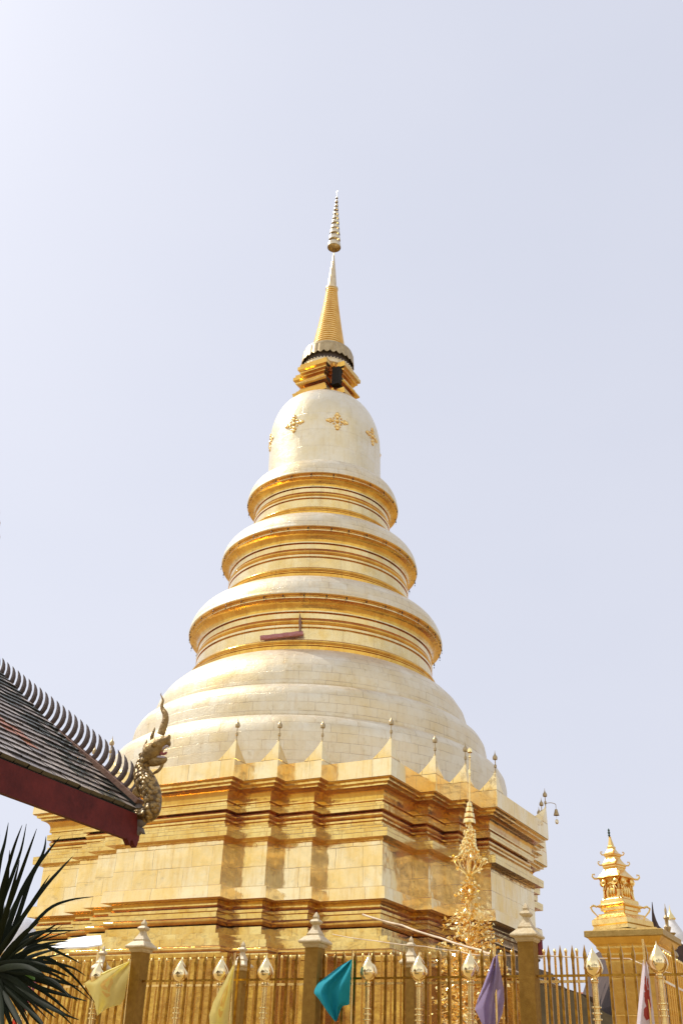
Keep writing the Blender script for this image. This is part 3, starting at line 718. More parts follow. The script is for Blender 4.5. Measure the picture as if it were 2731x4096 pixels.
# ------------------------------------------------------------------ GOLDEN TREE
gt=at_depth(1879,3990,20.); gp=Vector((gt.x,gt.y,0)); T=empty('golden_tree',gp)
tag(T,'gilded metal tree of little leaves topped by tiered umbrellas, before the stupa corner','ornamental tree')
def tz(py,px=1879):
    return on_plane(px,py,gp,Vector((0,1,0))).z
topz=tz(3000)
lx=lambda py,px: on_plane(px,py,gp,Vector((0,1,0))).x-gp.x
cxs=lambda py: (on_plane(1878,3000,gp,Vector((0,1,0))).x-gp.x)*max(0,min(1,(tz(py)-tz(3700))/(topz-tz(3700))))
def ysrc(c): return 2950+c/2.613
stemp=[(0,0,0),(0,0,tz(3800))]+[(cxs(y),0,tz(y)) for y in (3600,3450,3300,3150,3050)]+[(cxs(3000),0,topz)]
MB().tube(stemp,[.045,.04,.03,.024,.018,.014,.01,.006],8).build('stem',M['brass'],T)
def disc(cy,wpx,h=.04,mat='shiny',name='umbrella'):
    y=ysrc(cy); z=tz(y); r=wpx/2.613/2*.0052; x=cxs(y)
    MB().rev([(r,-h*.3),(r*1.03,0),(r*.95,h),(r*.4,h*1.6),(.01,h*1.8)],16,(x,0,z)).build(name,M[mat],T)
for c_,w_,h_ in ((150,48,.05),(205,26,.02),(375,28,.05),(395,22,.02),(715,52,.05),(770,72,.06),(830,98,.06),(890,118,.06)): disc(c_,w_,h_)
random.seed(3)
def leafcluster(mb,c,size,dirv):
    dirv=Vector(dirv).normalized(); a=Vector((random.gauss(0,1),random.gauss(0,1),random.gauss(0,1))); a=(a-dirv*a.dot(dirv)).normalized()
    c=Vector(c); s=size; nn=dirv.cross(a)
    mb.add([c,c+dirv*s*.5+a*s*.38+nn*s*.1,c+dirv*s*1.15,c+dirv*s*.5-a*s*.38+nn*s*.1],[(0,1,2),(0,2,3)])
mb=MB()
for (c_,w_,nn_) in ((940,60,14),(1020,115,50),(1090,140,60),(1160,185,80),(1225,200,60)):
    y=ysrc(c_); z=tz(y); r=w_/2.613/2*.0052; x=cxs(y)
    for k in range(nn_):
        a=random.uniform(0,2*PI); rr=r*random.uniform(.5,1); 
        mb.ell((x+rr*math.cos(a),rr*math.sin(a),z+random.uniform(-.07,.07)),(.02,.02,.03),seg=6,rings=4)
mb.build('crystal_cluster',M['shiny'],T)
# basket: curved ribs with leaves
mb=MB(); zt_=tz(ysrc(1235)); zm=tz(ysrc(1300)); zb_=tz(ysrc(1450)); x=cxs(ysrc(1320))
for k in range(12):
    a=2*PI*k/12; d=Vector((math.cos(a),math.sin(a),0))
    pts=[Vector((x,0,zt_))+d*.17,Vector((x,0,zt_-.04))+d*.25,Vector((x,0,zm))+d*.285,Vector((x,0,(zm+zb_)/2))+d*.19,Vector((x,0,zb_))+d*.02]
    mb.tube(pts,.011,5)
    for j in range(7):
        q=pts[min(4,j//2+1)]; leafcluster(mb,q+Vector((random.gauss(0,.02),random.gauss(0,.02),random.gauss(0,.03))),.07,d+Vector((0,0,random.uniform(-.5,.6))))
mb.build('crown_basket',M['shiny'],T)
# branches and leaves
br=MB(); lv=MB(); zlow=tz(4070)
for k in range(230):
    t=random.random()**.8; z0=tz(ysrc(1480))+(zlow-.2-tz(ysrc(1480)))*t
    y=None
    # crown half width by height (widest about two thirds down)
    Rr=.10+.62*min(1,(t/.52))**1.0
    if t>.62: Rr*=1-.18*(t-.62)/.38
    a=random.uniform(0,2*PI); d=Vector((math.cos(a),math.sin(a),0)); xs=cxs(ysrc(1480))*(1-t)
    p0=Vector((xs,0,z0-.15)); L=Rr*random.uniform(.6,1.05)
    p1=p0+d*L*.55+Vector((0,0,.16)); p2=p0+d*L+Vector((0,0,.14+random.uniform(-.08,.1)))
    br.tube([p0,p1,p2],[.009,.006,.003],4)
    for j in range(9):
        u=random.uniform(.15,1.05); q=p0.lerp(p1,u*1.6) if u<.6 else p1.lerp(p2,(u-.6)/.4)
        q=q+Vector((random.gauss(0,.035),random.gauss(0,.035),random.gauss(0,.035)))
        leafcluster(lv,q,random.uniform(.05,.085),d*.5+Vector((random.gauss(0,.6),random.gauss(0,.6),random.uniform(-1,.5))))
br.build('branches',M['brass'],T); lv.build('foliage',M['shiny'],T,smooth=0)
# ------------------------------------------------------------------ SMALL SHRINE ON PEDESTAL
sc=at_depth(2530,3745,17.2); sp_=Vector((sc.x,sc.y,0)); 
SH=empty('gilded_shrine',sp_,0); tag(SH,'small gilded tiered shrine with curled eaves on a tall golden pedestal','shrine')
PY=Vector((0,1,0))
def shz(py,px=2480): return on_plane(px,py,sp_,PY).z
def shx(px,py=3700): return on_plane(px,py,sp_,PY).x-sp_.x
pm=sp_.y/FPX*1.0/ math.cos(PITCH)*.93
print('shrine px->m',(shx(2600)-shx(2500))/100)
k_=(shx(2600)-shx(2500))/100
z_slab_b=shz(3765);z_slab_t=shz(3738)
ped=MB(); zs=z_slab_b
hw=.565
ped.rev([(hw*.78,0),(hw*.78,.4),(hw*.60,.45),(hw*.60,shz(3900)),(hw*.64,shz(3860)),(hw*.64,shz(3850)),(hw*.72,shz(3830)),(hw*.72,shz(3822)),(hw*.82,shz(3805)),(hw*.82,shz(3797)),(hw*.93,shz(3778)),(hw*1.0,z_slab_b)],4,a0=PI/4,square=True)
p_=ped.build('pedestal',gold('pedestal_gold',(.90,.62,.18),(.74,.44,.09),.34,dent=.1,dscale=3,fine=.2,brick=(.7,.5),seam=.3,grime=.5),SH,smooth=20); p_.rotation_euler=(0,0,R(-29.7+0))
sl_=MB().rev([(hw*1.02,z_slab_b),(hw*1.06,z_slab_b+.01),(hw*1.06,z_slab_t-.01),(hw*1.04,z_slab_t),(hw*.88,z_slab_t+.01),(hw*.85,z_slab_t+.035),(hw*.2,z_slab_t+.036)],4,a0=PI/4,square=True).build('slab',paint('slab_gold_paint',(.50,.34,.11),(.38,.24,.06),.5,.3,10,.2,spec=.2),SH,smooth=20); sl_.rotation_euler=(0,0,R(-29.7))
# stepped body, rotated square; profile from crop [2300,3300], scale 3.638
yz=lambda c: shz(3300+c/3.638)
hwp=lambda w: w/3.638/2*k_/1.39      # visible width of a diagonal square -> half side
ctr=lambda c: shx(2300+c/3.638)
bodyrot=R(-29.7-22)
def sh_sh(z):
    t=(z-yz(1500))/(yz(180)-yz(1500)); return Vector((ctr(690)*(1-t)+ctr(612)*t,0,0))
def tier(name,prof,mat='shiny',parent=SH,sm=20):
    pr=[(hwp(w),yz(c)) for w,c in prof]
    mb=MB(); n=4; vs=[];
    a0=bodyrot+PI/4
    vs=[];fs=[];uv=[]
    for i,(r,z) in enumerate(pr):
        for j in range(4):
            a=a0+j*PI/2; q=Vector((r*math.sqrt(2)*math.cos(a),r*math.sqrt(2)*math.sin(a),z))+sh_sh(z); vs.append(q)
    for i in range(len(pr)-1):
        for j in range(4):
            k=(j+1)%4; fs.append((i*4+j,i*4+k,(i+1)*4+k,(i+1)*4+j)); uv.append([(j,pr[i][1]),(j+1,pr[i][1]),(j+1,pr[i+1][1]),(j,pr[i+1][1])])
    fs.append((3,2,1,0)); uv.append([(0,0)]*4); fs.append(tuple(len(vs)-4+j for j in range(4))); uv.append([(0,0)]*4)
    mb.add(vs,fs,uv); return mb.build(name,M[mat] if isinstance(mat,str) else mat,parent,smooth=sm)
SG=gold('shrine_gold',(.95,.68,.24),(.85,.46,.09),.2,dent=.15,dscale=6,fine=.2,grime=.5)
tier('base_step',[(830,1545),(830,1490),(860,1470),(850,1400),(800,1385),(760,1370),(700,1345),(640,1330),(640,1310)],SG)
tier('gallery',[(470,1312),(480,1270),(560,1262),(560,1220),(650,1205),(660,1190),(600,1170),(540,1160),(530,1110),(470,1095),(460,1088)],SG)
tier('shrine_body',[(400,1090),(390,1000),(380,900),(430,860),(470,820),(500,795)],SG)
tier('lower_roof',[(500,800),(560,792),(570,782),(520,775),(430,730),(350,690),(310,665),(305,655)],SG)
tier('middle_roof',[(300,660),(310,640),(330,630),(330,610),(370,600),(370,588),(300,560),(240,520),(215,495)],SG)
tier('upper_roof',[(210,497),(215,475),(250,462),(255,445),(270,438),(190,410),(140,380),(110,350)],SG)
tier('shrine_spire',[(105,352),(125,340),(125,325),(85,310),(80,290),(60,250),(38,205),(32,190),(45,182),(20,172)],SG)
gcol=MB().rev([(.01,yz(175)),(.022,yz(160)),(.012,yz(140)),(.024,yz(120)),(.012,yz(100)),(.02,yz(85)),(.006,yz(60))],8,(ctr(605),0,0)); gcol.build('green_tip',M['green'],SH)
# corner curls and colonnettes, niche panels
def corner(c,w,j):
    a=bodyrot+PI/4+j*PI/2; r=hwp(w)*math.sqrt(2); return Vector((r*math.cos(a),r*math.sin(a),yz(c)))+sh_sh(yz(c)),Vector((math.cos(a),math.sin(a),0))
for c,w,s in ((790,560,1),(592,365,.8),(442,262,.7),(1200,650,1.1)):
    for j in range(4):
        P,d=corner(c,w,j); up_=Vector((0,0,1))
        if c==1200: pts=[P,P+d*.05*s+up_*.02,P+d*.09*s-up_*.01,P+d*.07*s-up_*.06,P+d*.02*s-up_*.12,P-d*.02*s-up_*.16]
        else: pts=[P-d*.02,P+d*.03*s+up_*.0,P+d*.06*s+up_*.03,P+d*.055*s+up_*.065*s,P+d*.02*s+up_*.07*s,P+d*.025*s+up_*.045*s]
        MB().tube(pts,[.016*s,.016*s,.014*s,.012*s,.01*s,.006*s],6).build('eave_curl',SG,SH)
for j in range(4):
    for off in (-.82,.82):
        a=bodyrot+j*PI/2; d=Vector((math.cos(a),math.sin(a),0)); tt=Vector((-d.y,d.x,0)); h=hwp(440)
        p0=d*h+tt*h*off; 
        c_=MB(); z0,z1=yz(1088),yz(850)
        c_.rev([(.022,z0),(.022,z0+.03),(.014,z0+.035),(.012,(z0+z1)/2),(.02,(z0+z1)/2+.01),(.012,(z0+z1)/2+.02),(.012,z1-.03),(.024,z1)],8,tuple(p0+sh_sh(z0)))
        c_.build('colonnette',SG,SH)
    a=bodyrot+j*PI/2; d=Vector((math.cos(a),math.sin(a),0)); tt=Vector((-d.y,d.x,0)); h=hwp(400)
    nb=MB(); z0,z1=yz(1080),yz(900); s_=sh_sh((z0+z1)/2)
    for off in (-.3,0,.3):
        q=s_+d*(h+.006)+tt*h*off*1.2; nb.ell(q+Vector((0,0,z0+.10)),(.028,.028,.085),seg=8,rings=6); nb.ell(q+Vector((0,0,z0+.215)),(.02,.02,.026),seg=8,rings=5)
    nb.tube([s_+d*(h+.01)+tt*h*.75+Vector((0,0,z1-.06)),s_+d*(h+.02)+tt*h*.5+Vector((0,0,z1)),s_+d*(h+.02)+Vector((0,0,z1+.04)),s_+d*(h+.02)-tt*h*.5+Vector((0,0,z1)),s_+d*(h+.01)-tt*h*.75+Vector((0,0,z1-.06))],.014,6)
    nb.build('niche_figures',SG,SH)
    for off in (-1,1):
        db=MB(); zc=yz(850); db.rev([(.0,-.012),(.05,-.01),(.056,0),(.05,.012),(.036,.006),(.02,.016),(0,.02)],14,M=Matrix.Translation(s_+d*(h+.05)+tt*h*off*.72+Vector((0,0,zc)))@d.to_track_quat('Z','Y').to_matrix().to_4x4(),cap=False)
        db.build('bracket_disc',SG,SH)
# ------------------------------------------------------------------ HALL ROOF at left
A0=Vector((-1.697,9.463,3.75)); E_=Vector((-.4451,-.8955,0)).normalized(); G_=Vector((-.8955,.4451,0)).normalized(); SL=R(38.5)
U_=(G_*math.cos(SL)+Vector((0,0,1))*math.sin(SL)); NR=(Vector((0,0,1))*math.cos(SL)-G_*math.sin(SL))
H=empty('temple_hall',(A0.x+G_.x*2.4,A0.y+G_.y*2.4,0)); HO=Vector(H.location)
tag(H,'temple hall roof corner with brown glazed tiles, red fascia, curved fins and serpent finial','hall')
def hp(px,py,off=0): return on_plane(px,py,A0+E_*off,E_)-HO
def L(x,u,n=0): return A0+Vector((0,0,.04))+E_*x+U_*u+NR*n-HO
mb=MB(); random.seed(5)
TW=.16; TE=.12
nx=30; nu=40
for i in range(nu):
    for j in range(nx):
        x0=.10+j*TW; u0=i*TE; jit=random.uniform(-.006,.006); tl=random.uniform(-.003,.003)
        x1=x0+TW-.006
        a=(u0+jit)-.012; b_=a+TE*1.2
        n0=.036+tl; n1=.030+tl
        # colour
        c=(.40,.33,.28)
        q=random.random()
        if q<.25: c=(.48,.40,.34)
        if q>.86: c=(.24,.20,.18)
        if x0<.10+max(0,(4-i*.0))*TW*.9 and random.random()<.55: c=(.05,.06,.045)
        P=L(x0,u0)+HO
        dpx=None
        tq=P-EYE; tdz=tq.dot(fw); tpx=PW/2+FPX*tq.dot(RT)/tdz; tpy=PH/2-FPX*tq.dot(UP)/tdz
        if tpx<150 and abs(tpy-(2895+.80*tpx))<26-.12*tpx and random.random()<.85: c=(.50,.15,.05)
        n0+=.012; vs=[L(x0,a,n0),L(x1,a,n0),L(x1,b_,n1),L(x0,b_,n1),L(x0+.004,a+.006,n0-.04),L(x1-.004,a+.006,n0-.04),L(x1,b_,n1-.01),L(x0,b_,n1-.01)]
        # rounded lower lip
        mb.add(vs,[(0,1,2,3)],col=c); mb.add(vs,[(4,5,1,0),(0,3,7,4),(1,5,6,2)],col=(.035,.028,.022))  # tile butts and sides coloured dark, their shade painted in
tl_=mb.build('roof_tiles',M['tile'],H,smooth=0)
# roof deck and second slope
dk=MB(); W=nx*TW+.1; UL=nu*TE
dk.add([L(0,-.02,.005),L(W,-.02,.005),L(W,UL,.005),L(0,UL,.005),L(0,-.02,-.05),L(W,-.02,-.05),L(W,UL,-.05),L(0,UL,-.05)],[(0,1,2,3),(7,6,5,4),(0,4,5,1),(0,3,7,4),(1,5,6,2)])
rd=L(0,UL)+HO; G2=(G_*math.cos(SL)-Vector((0,0,1))*math.sin(SL))
def L2(x,u,n=0): return rd+E_*x+G2*u+Vector((0,0,n))-HO
dk.add([L2(0,0,.04),L2(W,0,.04),L2(W,UL,.04),L2(0,UL,.04),L2(0,0,-.04),L2(W,0,-.04),L2(W,UL,-.04),L2(0,UL,-.04)],[(0,3,2,1),(4,5,6,7),(0,4,7,3),(1,2,6,5),(3,7,6,2)])
dk.build('roof_deck',M['darkgreen'],H,smooth=0)
fb=MB()
def FB(x,z,o): return A0+E_*x+Vector((0,0,z))-G_*o-HO
fb.add([FB(-.02,.03,.02),FB(W,.03,.02),FB(W,-.215,.02),FB(.07,-.205,.02),FB(-.02,-.19,.02),FB(-.02,.03,-.03),FB(W,.03,-.03),FB(W,-.215,-.03),FB(.07,-.205,-.03),FB(-.02,-.19,-.03)],[(0,1,2,3,4),(9,8,7,6,5),(0,5,6,1),(3,2,7,8),(4,3,8,9),(0,4,9,5)])
for x0,w0 in ((-.01,.05),(.10,.02)): # carved drops at the corner
    fb.add([FB(x0,-.19,.022),FB(x0+w0+.04,-.2,.022),FB(x0+w0,-.235,.022),FB(x0+w0*.3,-.25,.022),FB(x0,-.19,-.03),FB(x0+w0+.04,-.2,-.03),FB(x0+w0,-.235,-.03),FB(x0+w0*.3,-.25,-.03)],[(0,1,2,3),(7,6,5,4),(1,5,6,2),(2,6,7,3),(0,3,7,4)])
fb.build('fascia',M['red'],H,smooth=0)
if False: sf=MB(); sf.add([FB(0,-.02,-.03),FB(W,-.02,-.03),FB(W,-.02,-2.0),FB(0,-.02,-2.0)],[(0,1,2,3)]); sf.add([FB(0,-.03,-.03),FB(W,-.03,-.03),FB(W,-.03,-2.0),FB(0,-.03,-2.0)],[(3,2,1,0)]); sf.build('soffit',M['red'],H,smooth=0)
wm=MB(); w0=A0+G_*1.2-HO; 
def WB(x,y,z): return Vector((A0.x-HO.x,A0.y-HO.y,0))+E_*x+G_*y+Vector((0,0,z))
hd=2*UL*math.cos(SL)-1.8
wm.add([WB(2.3,1.8,0),WB(W-.3,1.8,0),WB(W-.3,1.8,4.9),WB(2.3,1.8,4.9),WB(2.3,hd,0),WB(W-.3,hd,0),WB(W-.3,hd,4.9),WB(2.3,hd,4.9),WB(2.3,(1.8+hd)/2,6.3),WB(W-.3,(1.8+hd)/2,6.3)],[(0,1,2,3),(5,4,7,6),(4,0,3,8,7),(1,5,6,9,2)])
wm.build('hall_wall',paint('cream_hall_wall',(.62,.55,.42),(.5,.42,.3),.8),H,smooth=0)
# verge: brown top beam with dark green band under it. runs from naga to ridge
vp=[hp(560,3214),hp(400,3072),hp(200,2905),hp(0,2743),hp(-300,2490),hp(-700,2150)]
vb=MB()
def vrib(offa,offb,na,nb,nm,mat):
    m_=MB(); vs=[]
    for i,p in enumerate(vp):
        t=(vp[min(i+1,len(vp)-1)]-vp[max(i-1,0)]).normalized(); n_=t.cross(E_).normalized()
        if n_.z<0: n_=-n_
        for (n0,e0) in ((offa,na),(offb,na),(offb,nb),(offa,nb)): vs.append(p+n_*n0+E_*e0)
    fs=[]
    for i in range(len(vp)-1):
        for j in range(4): k=(j+1)%4; fs.append((i*4+j,i*4+k,(i+1)*4+k,(i+1)*4+j))
    fs.append((0,1,2,3)); fs.append((len(vs)-1,len(vs)-2,len(vs)-3,len(vs)-4)); m_.add(vs,fs); return m_.build(nm,mat,H,smooth=0)
vrib(-.012,.03,-.05,.06,'verge_beam',M['beam'])
vrib(-.15,-.014,-.04,.05,'verge_board',M['darkgreen'])
# fins
def vpos(s):
    d=0
    for i in range(len(vp)-1):
        l=(vp[i+1]-vp[i]).length
        if d+l>=s: return vp[i].lerp(vp[i+1],(s-d)/l),(vp[i+1]-vp[i]).normalized()
        d+=l
    return vp[-1],(vp[-1]-vp[-2]).normalized()
tot=sum((vp[i+1]-vp[i]).length for i in range(5)); vis=(vp[3]-vp[0]).length
step=vis/23.6
fin0=None; s=.16
def fin_mesh(sc=1):
    # local: x up-verge, z normal, thickness y
    cl=[(0,-.01),(-.045,.05),(-.062,.10),(-.058,.15),(-.036,.195),(.0,.235),(.035,.262)]
    cl=[(x_*.84,z_*.84) for x_,z_ in ((0,-.01),(-.014,.05),(-.012,.10),(.008,.15),(.04,.19),(.085,.225),(.135,.25))]
    wd=[.030,.034,.035,.032,.024,.014,.002]
    vs=[];fs=[]
    for (p,w_) in zip(cl,wd):
        i=cl.index(p); q0=Vector(cl[max(0,i-1)]);q1=Vector(cl[min(6,i+1)]); t=(q1-q0).normalized(); nx_,nz_=-t.y,t.x
        for sg,th in ((1,.0),(.4,.022),(-.4,.022),(-1,0),(-.4,-.022),(.4,-.022)):
            vs.append((p[0]+nx_*w_*sg,th*(w_/.036),p[1]+nz_*w_*sg))
    for i in range(6):
        for j in range(6): k=(j+1)%6; fs.append((i*6+j,i*6+k,(i+1)*6+k,(i+1)*6+j))
    fs.append((0,1,2,3,4,5)); m_=MB(); m_.add(vs,fs); return m_
while s<tot-.05:
    p,t=vpos(s); n_=t.cross(E_).normalized()
    if n_.z<0: n_=-n_
    mw=Matrix((t,E_,n_)).transposed().to_4x4(); mw.translation=p+n_*.025
    if fin0 is None: fin0=fin_mesh().build('ridge_fin',M['fin'],H,smooth=40); o=fin0
    else: o=fin0.copy(); COL.objects.link(o); o.parent=H
    o.matrix_local=mw; s+=step
# naga finial, pixel space of crop [500,2700] at scale 3.36
def np_(x,y,off=0): return hp(500+x/3.36,2700+y/3.36,off)
sc_=(np_(336,1000)-np_(0,1000)).length/336; print('naga px',sc_)
NG=MB()
def interp(pts,n=6):
    out=[]
    for i in range(len(pts)-1):
        p0=pts[max(i-1,0)];p1=pts[i];p2=pts[i+1];p3=pts[min(i+2,len(pts)-1)]
        for k in range(n):
            t=k/n
            out.append(tuple(.5*((2*p1[q])+(-p0[q]+p2[q])*t+(2*p0[q]-5*p1[q]+4*p2[q]-p3[q])*t*t+(-p0[q]+3*p1[q]-3*p2[q]+p3[q])*t**3) for q in range(3)))
    out.append(pts[-1]); return out
def ntube(mb,pts,flat=.8,seg=14,off=0,n=6):
    q=interp([(a,b_,r) for a,b_,r in pts],n)
    mb.tube([np_(a,b_,off) for a,b_,r in q],[r*sc_ for a,b_,r in q],seg,flat=flat,nrm=E_)
ntube(NG,[(120,1830,70),(240,1880,85),(340,1840,100),(375,1740,98),(365,1610,104),(315,1490,112),(255,1390,112),(228,1290,92),(250,1190,82),(310,1120,95)],.85,18)
ng=NG.build('serpent_finial',M['naga'],H,smooth=70)
HD=MB()
ntube(HD,[(230,1110,50),(300,1090,100),(370,1020,115),(440,950,100),(500,905,75),(560,870,50),(592,830,26),(597,800,6)],.75)
ntube(HD,[(300,1140,60),(380,1160,58),(450,1165,45),(510,1155,38),(545,1135,26),(556,1105,8)],.7)
ntube(HD,[(500,880,32),(570,905,34),(600,930,20),(598,965,5)],.6,10)
for (dx,dy) in ((395,935),): HD.ell(np_(dx,dy,.06),(.03,.03,.03)); HD.ell(np_(dx,dy,-.06),(.03,.03,.03))
HD.build('serpent_head',M['nagaplain'],ng,smooth=60)
CR=MB()
ntube(CR,[(480,800,52),(505,740,50),(530,660,46),(548,590,40),(540,520,34),(508,460,26),(497,410,20),(512,350,15),(500,300,9),(484,265,6),(492,238,2)],.5,10)
ntube(CR,[(360,880,22),(368,820,26),(385,770,20),(398,730,12),(400,700,2)],.5,8)
ntube(CR,[(265,1040,18),(272,970,26),(285,920,20),(292,890,10),(290,862,2)],.5,8)
for (x_,y_) in ((175,1200),(150,1290),(128,1400),(135,1490)): ntube(CR,[(x_+40,y_+20,22),(x_+12,y_-2,16),(x_-8,y_-30,3)],.5,8,n=4)
BD=MB(); ntube(BD,[(505,1180,26),(490,1235,22),(450,1285,20),(400,1315,16),(345,1350,8)],.5,8); BD.build('chin_beard',M['nagaplain'],ng,smooth=60)
ntube(CR,[(230,1060,40),(240,1110,36),(250,1150,34)],.9,8)
ntube(CR,[(200,1480,30),(150,1560,44),(170,1610,36),(205,1630,12)],.7,10)
CR.build('crest_horns',M['nagaplain'],ng,smooth=60)
MO=MB()
ntube(MO,[(365,1080,22),(410,1060,24),(450,1010,26),(510,985,20),(570,955,14),(590,975,4)],1.0,8)
ntube(MO,[(365,1090,18),(430,1105,20),(500,1108,18),(545,1110,10)],1.0,8)
MO.build('teeth',M['white'],ng)
TG=MB(); ntube(TG,[(420,1075,14),(480,1050,20),(520,1062,14),(550,1050,16),(570,1042,5)],.6,8); TG.build('tongue',M['mouth'],ng)
LT=MB(); ntube(LT,[(40,1700,50),(120,1760,60),(200,1830,62),(260,1900,60),(230,1960,60),(180,2010,50)],.9,12)
ntube(LT,[(190,1960,45),(170,2040,50),(165,2110,45),(215,2090,36),(250,2120,18),(275,2138,3)],.8,10)
LT.build('verge_end_scroll',paint('grey_carved_end',(.22,.19,.17),(.12,.09,.08),.7,0,10,.4),H,smooth=60)
# second, higher roof finial at the far left edge
UF=MB(); 
def up_(x,y): return on_plane(x,y,A0+E_*.6-E_*0,E_)-HO
UF.tube([up_(-14,2210),up_(-10,2165),up_(-4,2150),up_(-10,2120),up_(-6,2092),up_(-8,2070),up_(-2,2052),up_(-1,2038)],[.014,.018,.016,.020,.024,.014,.008,.002],10)
UF.tube([up_(-14,2210),up_(-40,2300),up_(-120,2420)],[.02,.03,.03],8)
UF.build('upper_finial',M['oldgold'],H,smooth=60)
# ------------------------------------------------------------------ PALM (dracaena) bottom left
pc=at_depth(-30,3860,4.6); PC=Vector(pc)
PT=empty('palm_plant',(PC.x,PC.y,0)); tag(PT,'dark spiky leaved palm-like plant filling the lower left corner','palm')
MB().tube([(0.03,0,0),(-.02,.02,.8),(0,0,PC.z-.08)],[.07,.055,.05],10).build('trunk',M['stem'],PT)
def leaf(pts,w,depth,tw=0,mat='leaf',bend=0):
    # pts px path, depth along path
    n=16; P=[]
    for i in range(n+1):
        t=i/n
        x_=t*(len(pts)-1); k=min(int(x_),len(pts)-2); f=x_-k
        p0=pts[max(k-1,0)];p1=pts[k];p2=pts[k+1];p3=pts[min(k+2,len(pts)-1)]
        q=[.5*((2*p1[c])+(-p0[c]+p2[c])*f+(2*p0[c]-5*p1[c]+4*p2[c]-p3[c])*f*f+(-p0[c]+3*p1[c]-3*p2[c]+p3[c])*f**3) for c in(0,1)]
        P.append(at_depth(q[0],q[1],4.6+depth*t)-Vector((PC.x,PC.y,0)))
    m_=MB(); vs=[]
    for i,p in enumerate(P):
        t=i/n; tg=(P[min(i+1,n)]-P[max(i-1,0)]).normalized(); v=(p+Vector((PC.x,PC.y,0))-EYE).normalized()
        side=tg.cross(v).normalized(); nn=side.cross(tg)
        ang=tw*(.2+.8*t); sd2=side*math.cos(ang)+nn*math.sin(ang); n2=nn*math.cos(ang)-side*math.sin(ang)
        ww=w*min(1,(.45+2.2*t))*max(0,(1-t**2.2))**.8*.5
        if t>.999: ww=.0008
        vs+=[p+sd2*ww+n2*ww*.35,p,p-sd2*ww+n2*ww*.35]
    fs=[(i*3+j,i*3+j+1,i*3+j+4,i*3+j+3) for i in range(n) for j in range(2)]
    m_.add(vs,fs); return m_
LV=[ # leaf paths in source px, width m, depth change, twist
([(-20,3850),(60,3700),(130,3500),(190,3410),(243,3345)],.05,.3,.1),
([(-20,3850),(30,3720),(90,3560),(170,3420),(185,3345)],.055,.2,.2),
([(-20,3850),(10,3700),(60,3560),(110,3420),(148,3315)],.05,-.2,.2),
([(-20,3840),(0,3650),(50,3500),(85,3400),(107,3295)],.045,.0,.4),
([(-30,3840),(-10,3640),(30,3480),(60,3380),(90,3300)],.045,-.3,.3),
([(-30,3840),(-20,3600),(0,3450),(20,3370),(35,3290)],.05,.1,.3),
([(-40,3840),(-40,3600),(-25,3450),(-10,3360),(2,3340)],.05,.3,.2),
([(-20,3850),(70,3700),(170,3560),(240,3480),(293,3424)],.05,.4,.3),
([(-10,3860),(80,3760),(190,3640),(280,3600),(375,3587)],.042,.5,.3),
([(-20,3870),(60,3770),(150,3730),(240,3722),(320,3722)],.045,.6,.5),
([(-20,3900),(60,3850),(110,3790),(170,3760),(290,3722)],.04,.2,.6),
([(-20,3880),(60,3860),(150,3780),(260,3820),(325,3855)],.045,.3,.5),
([(-20,3880),(100,3850),(200,3850),(290,3870),(345,3905)],.04,.5,.4),
([(-30,3890),(100,3870),(180,3830),(290,3900),(380,4010)],.045,.3,.3),
([(-30,3880),(90,3870),(200,3890),(300,3950),(370,4005)],.03,.1,.5),
([(-30,3880),(60,3900),(160,3950),(260,3980),(350,4005)],.048,-.2,.2),
([(-30,3890),(60,3920),(140,3990),(220,4040),(318,4080)],.055,-.4,.2),
([(-30,3900),(40,3960),(110,4030),(160,4080),(200,4140)],.05,-.3,.2),
([(-30,3900),(20,3980),(60,4050),(90,4110),(110,4180)],.055,-.4,.3),
([(-30,3900),(0,4000),(10,4080),(20,4180)],.06,-.5,.3),
([(-30,3900),(70,3960),(130,4060),(230,4150),(260,4200)],.04,.0,.5),
([(-30,3890),(80,3930),(180,4010),(250,4060),(300,4110)],.035,.3,.4),
([(-20,3870),(70,3820),(150,3800),(210,3790),(260,3800)],.02,.4,.3),
([(-20,3880),(80,3840),(160,3840),(240,3860),(310,3900)],.018,.5,.3),
([(-20,3880),(60,3800),(130,3770),(190,3740),(250,3700)],.03,.1,.4),
([(-30,3850),(40,3760),(110,3640),(160,3560),(200,3500)],.04,-.2,.5),
([(-30,3850),(0,3740),(30,3640),(50,3560),(80,3440)],.06,-.3,.1),
([(-30,3850),(-10,3740),(10,3600),(30,3520),(40,3400)],.06,-.1,.1),
([(-40,3880),(60,3890),(150,3900),(230,3930),(280,3990)],.03,-.3,.4),
([(-40,3890),(30,3940),(90,3990),(150,4010),(215,4060)],.03,.1,.4),
]
for spec in LV: leaf(spec[0],spec[1]*.43,*spec[2:]).build('leaf',M['leaf'],PT,smooth=60)
random.seed(11)
for k in range(34):
    an=R(-78+158*(k+random.random())/34); Ln=random.uniform(210,360); c0=(-25+random.uniform(-15,15),3865+random.uniform(-20,30))
    dr=(Ln*math.cos(an),-Ln*math.sin(an)); sag=random.uniform(5,60)*max(.1,math.cos(an))
    pts=[c0,(c0[0]+dr[0]*.35,c0[1]+dr[1]*.38-sag*.2),(c0[0]+dr[0]*.7,c0[1]+dr[1]*.72+sag*.1),(c0[0]+dr[0],c0[1]+dr[1]+sag)]
    leaf(pts,random.uniform(.014,.028),random.uniform(-.5,.7),random.uniform(0,1.2)).build('leaf',M['leaf'],PT,smooth=60)
leaf([(95,3880),(115,3890),(130,3905),(140,3920)],.03,.0,.2).build('young_leaf',M['youngleaf'],PT,smooth=60)
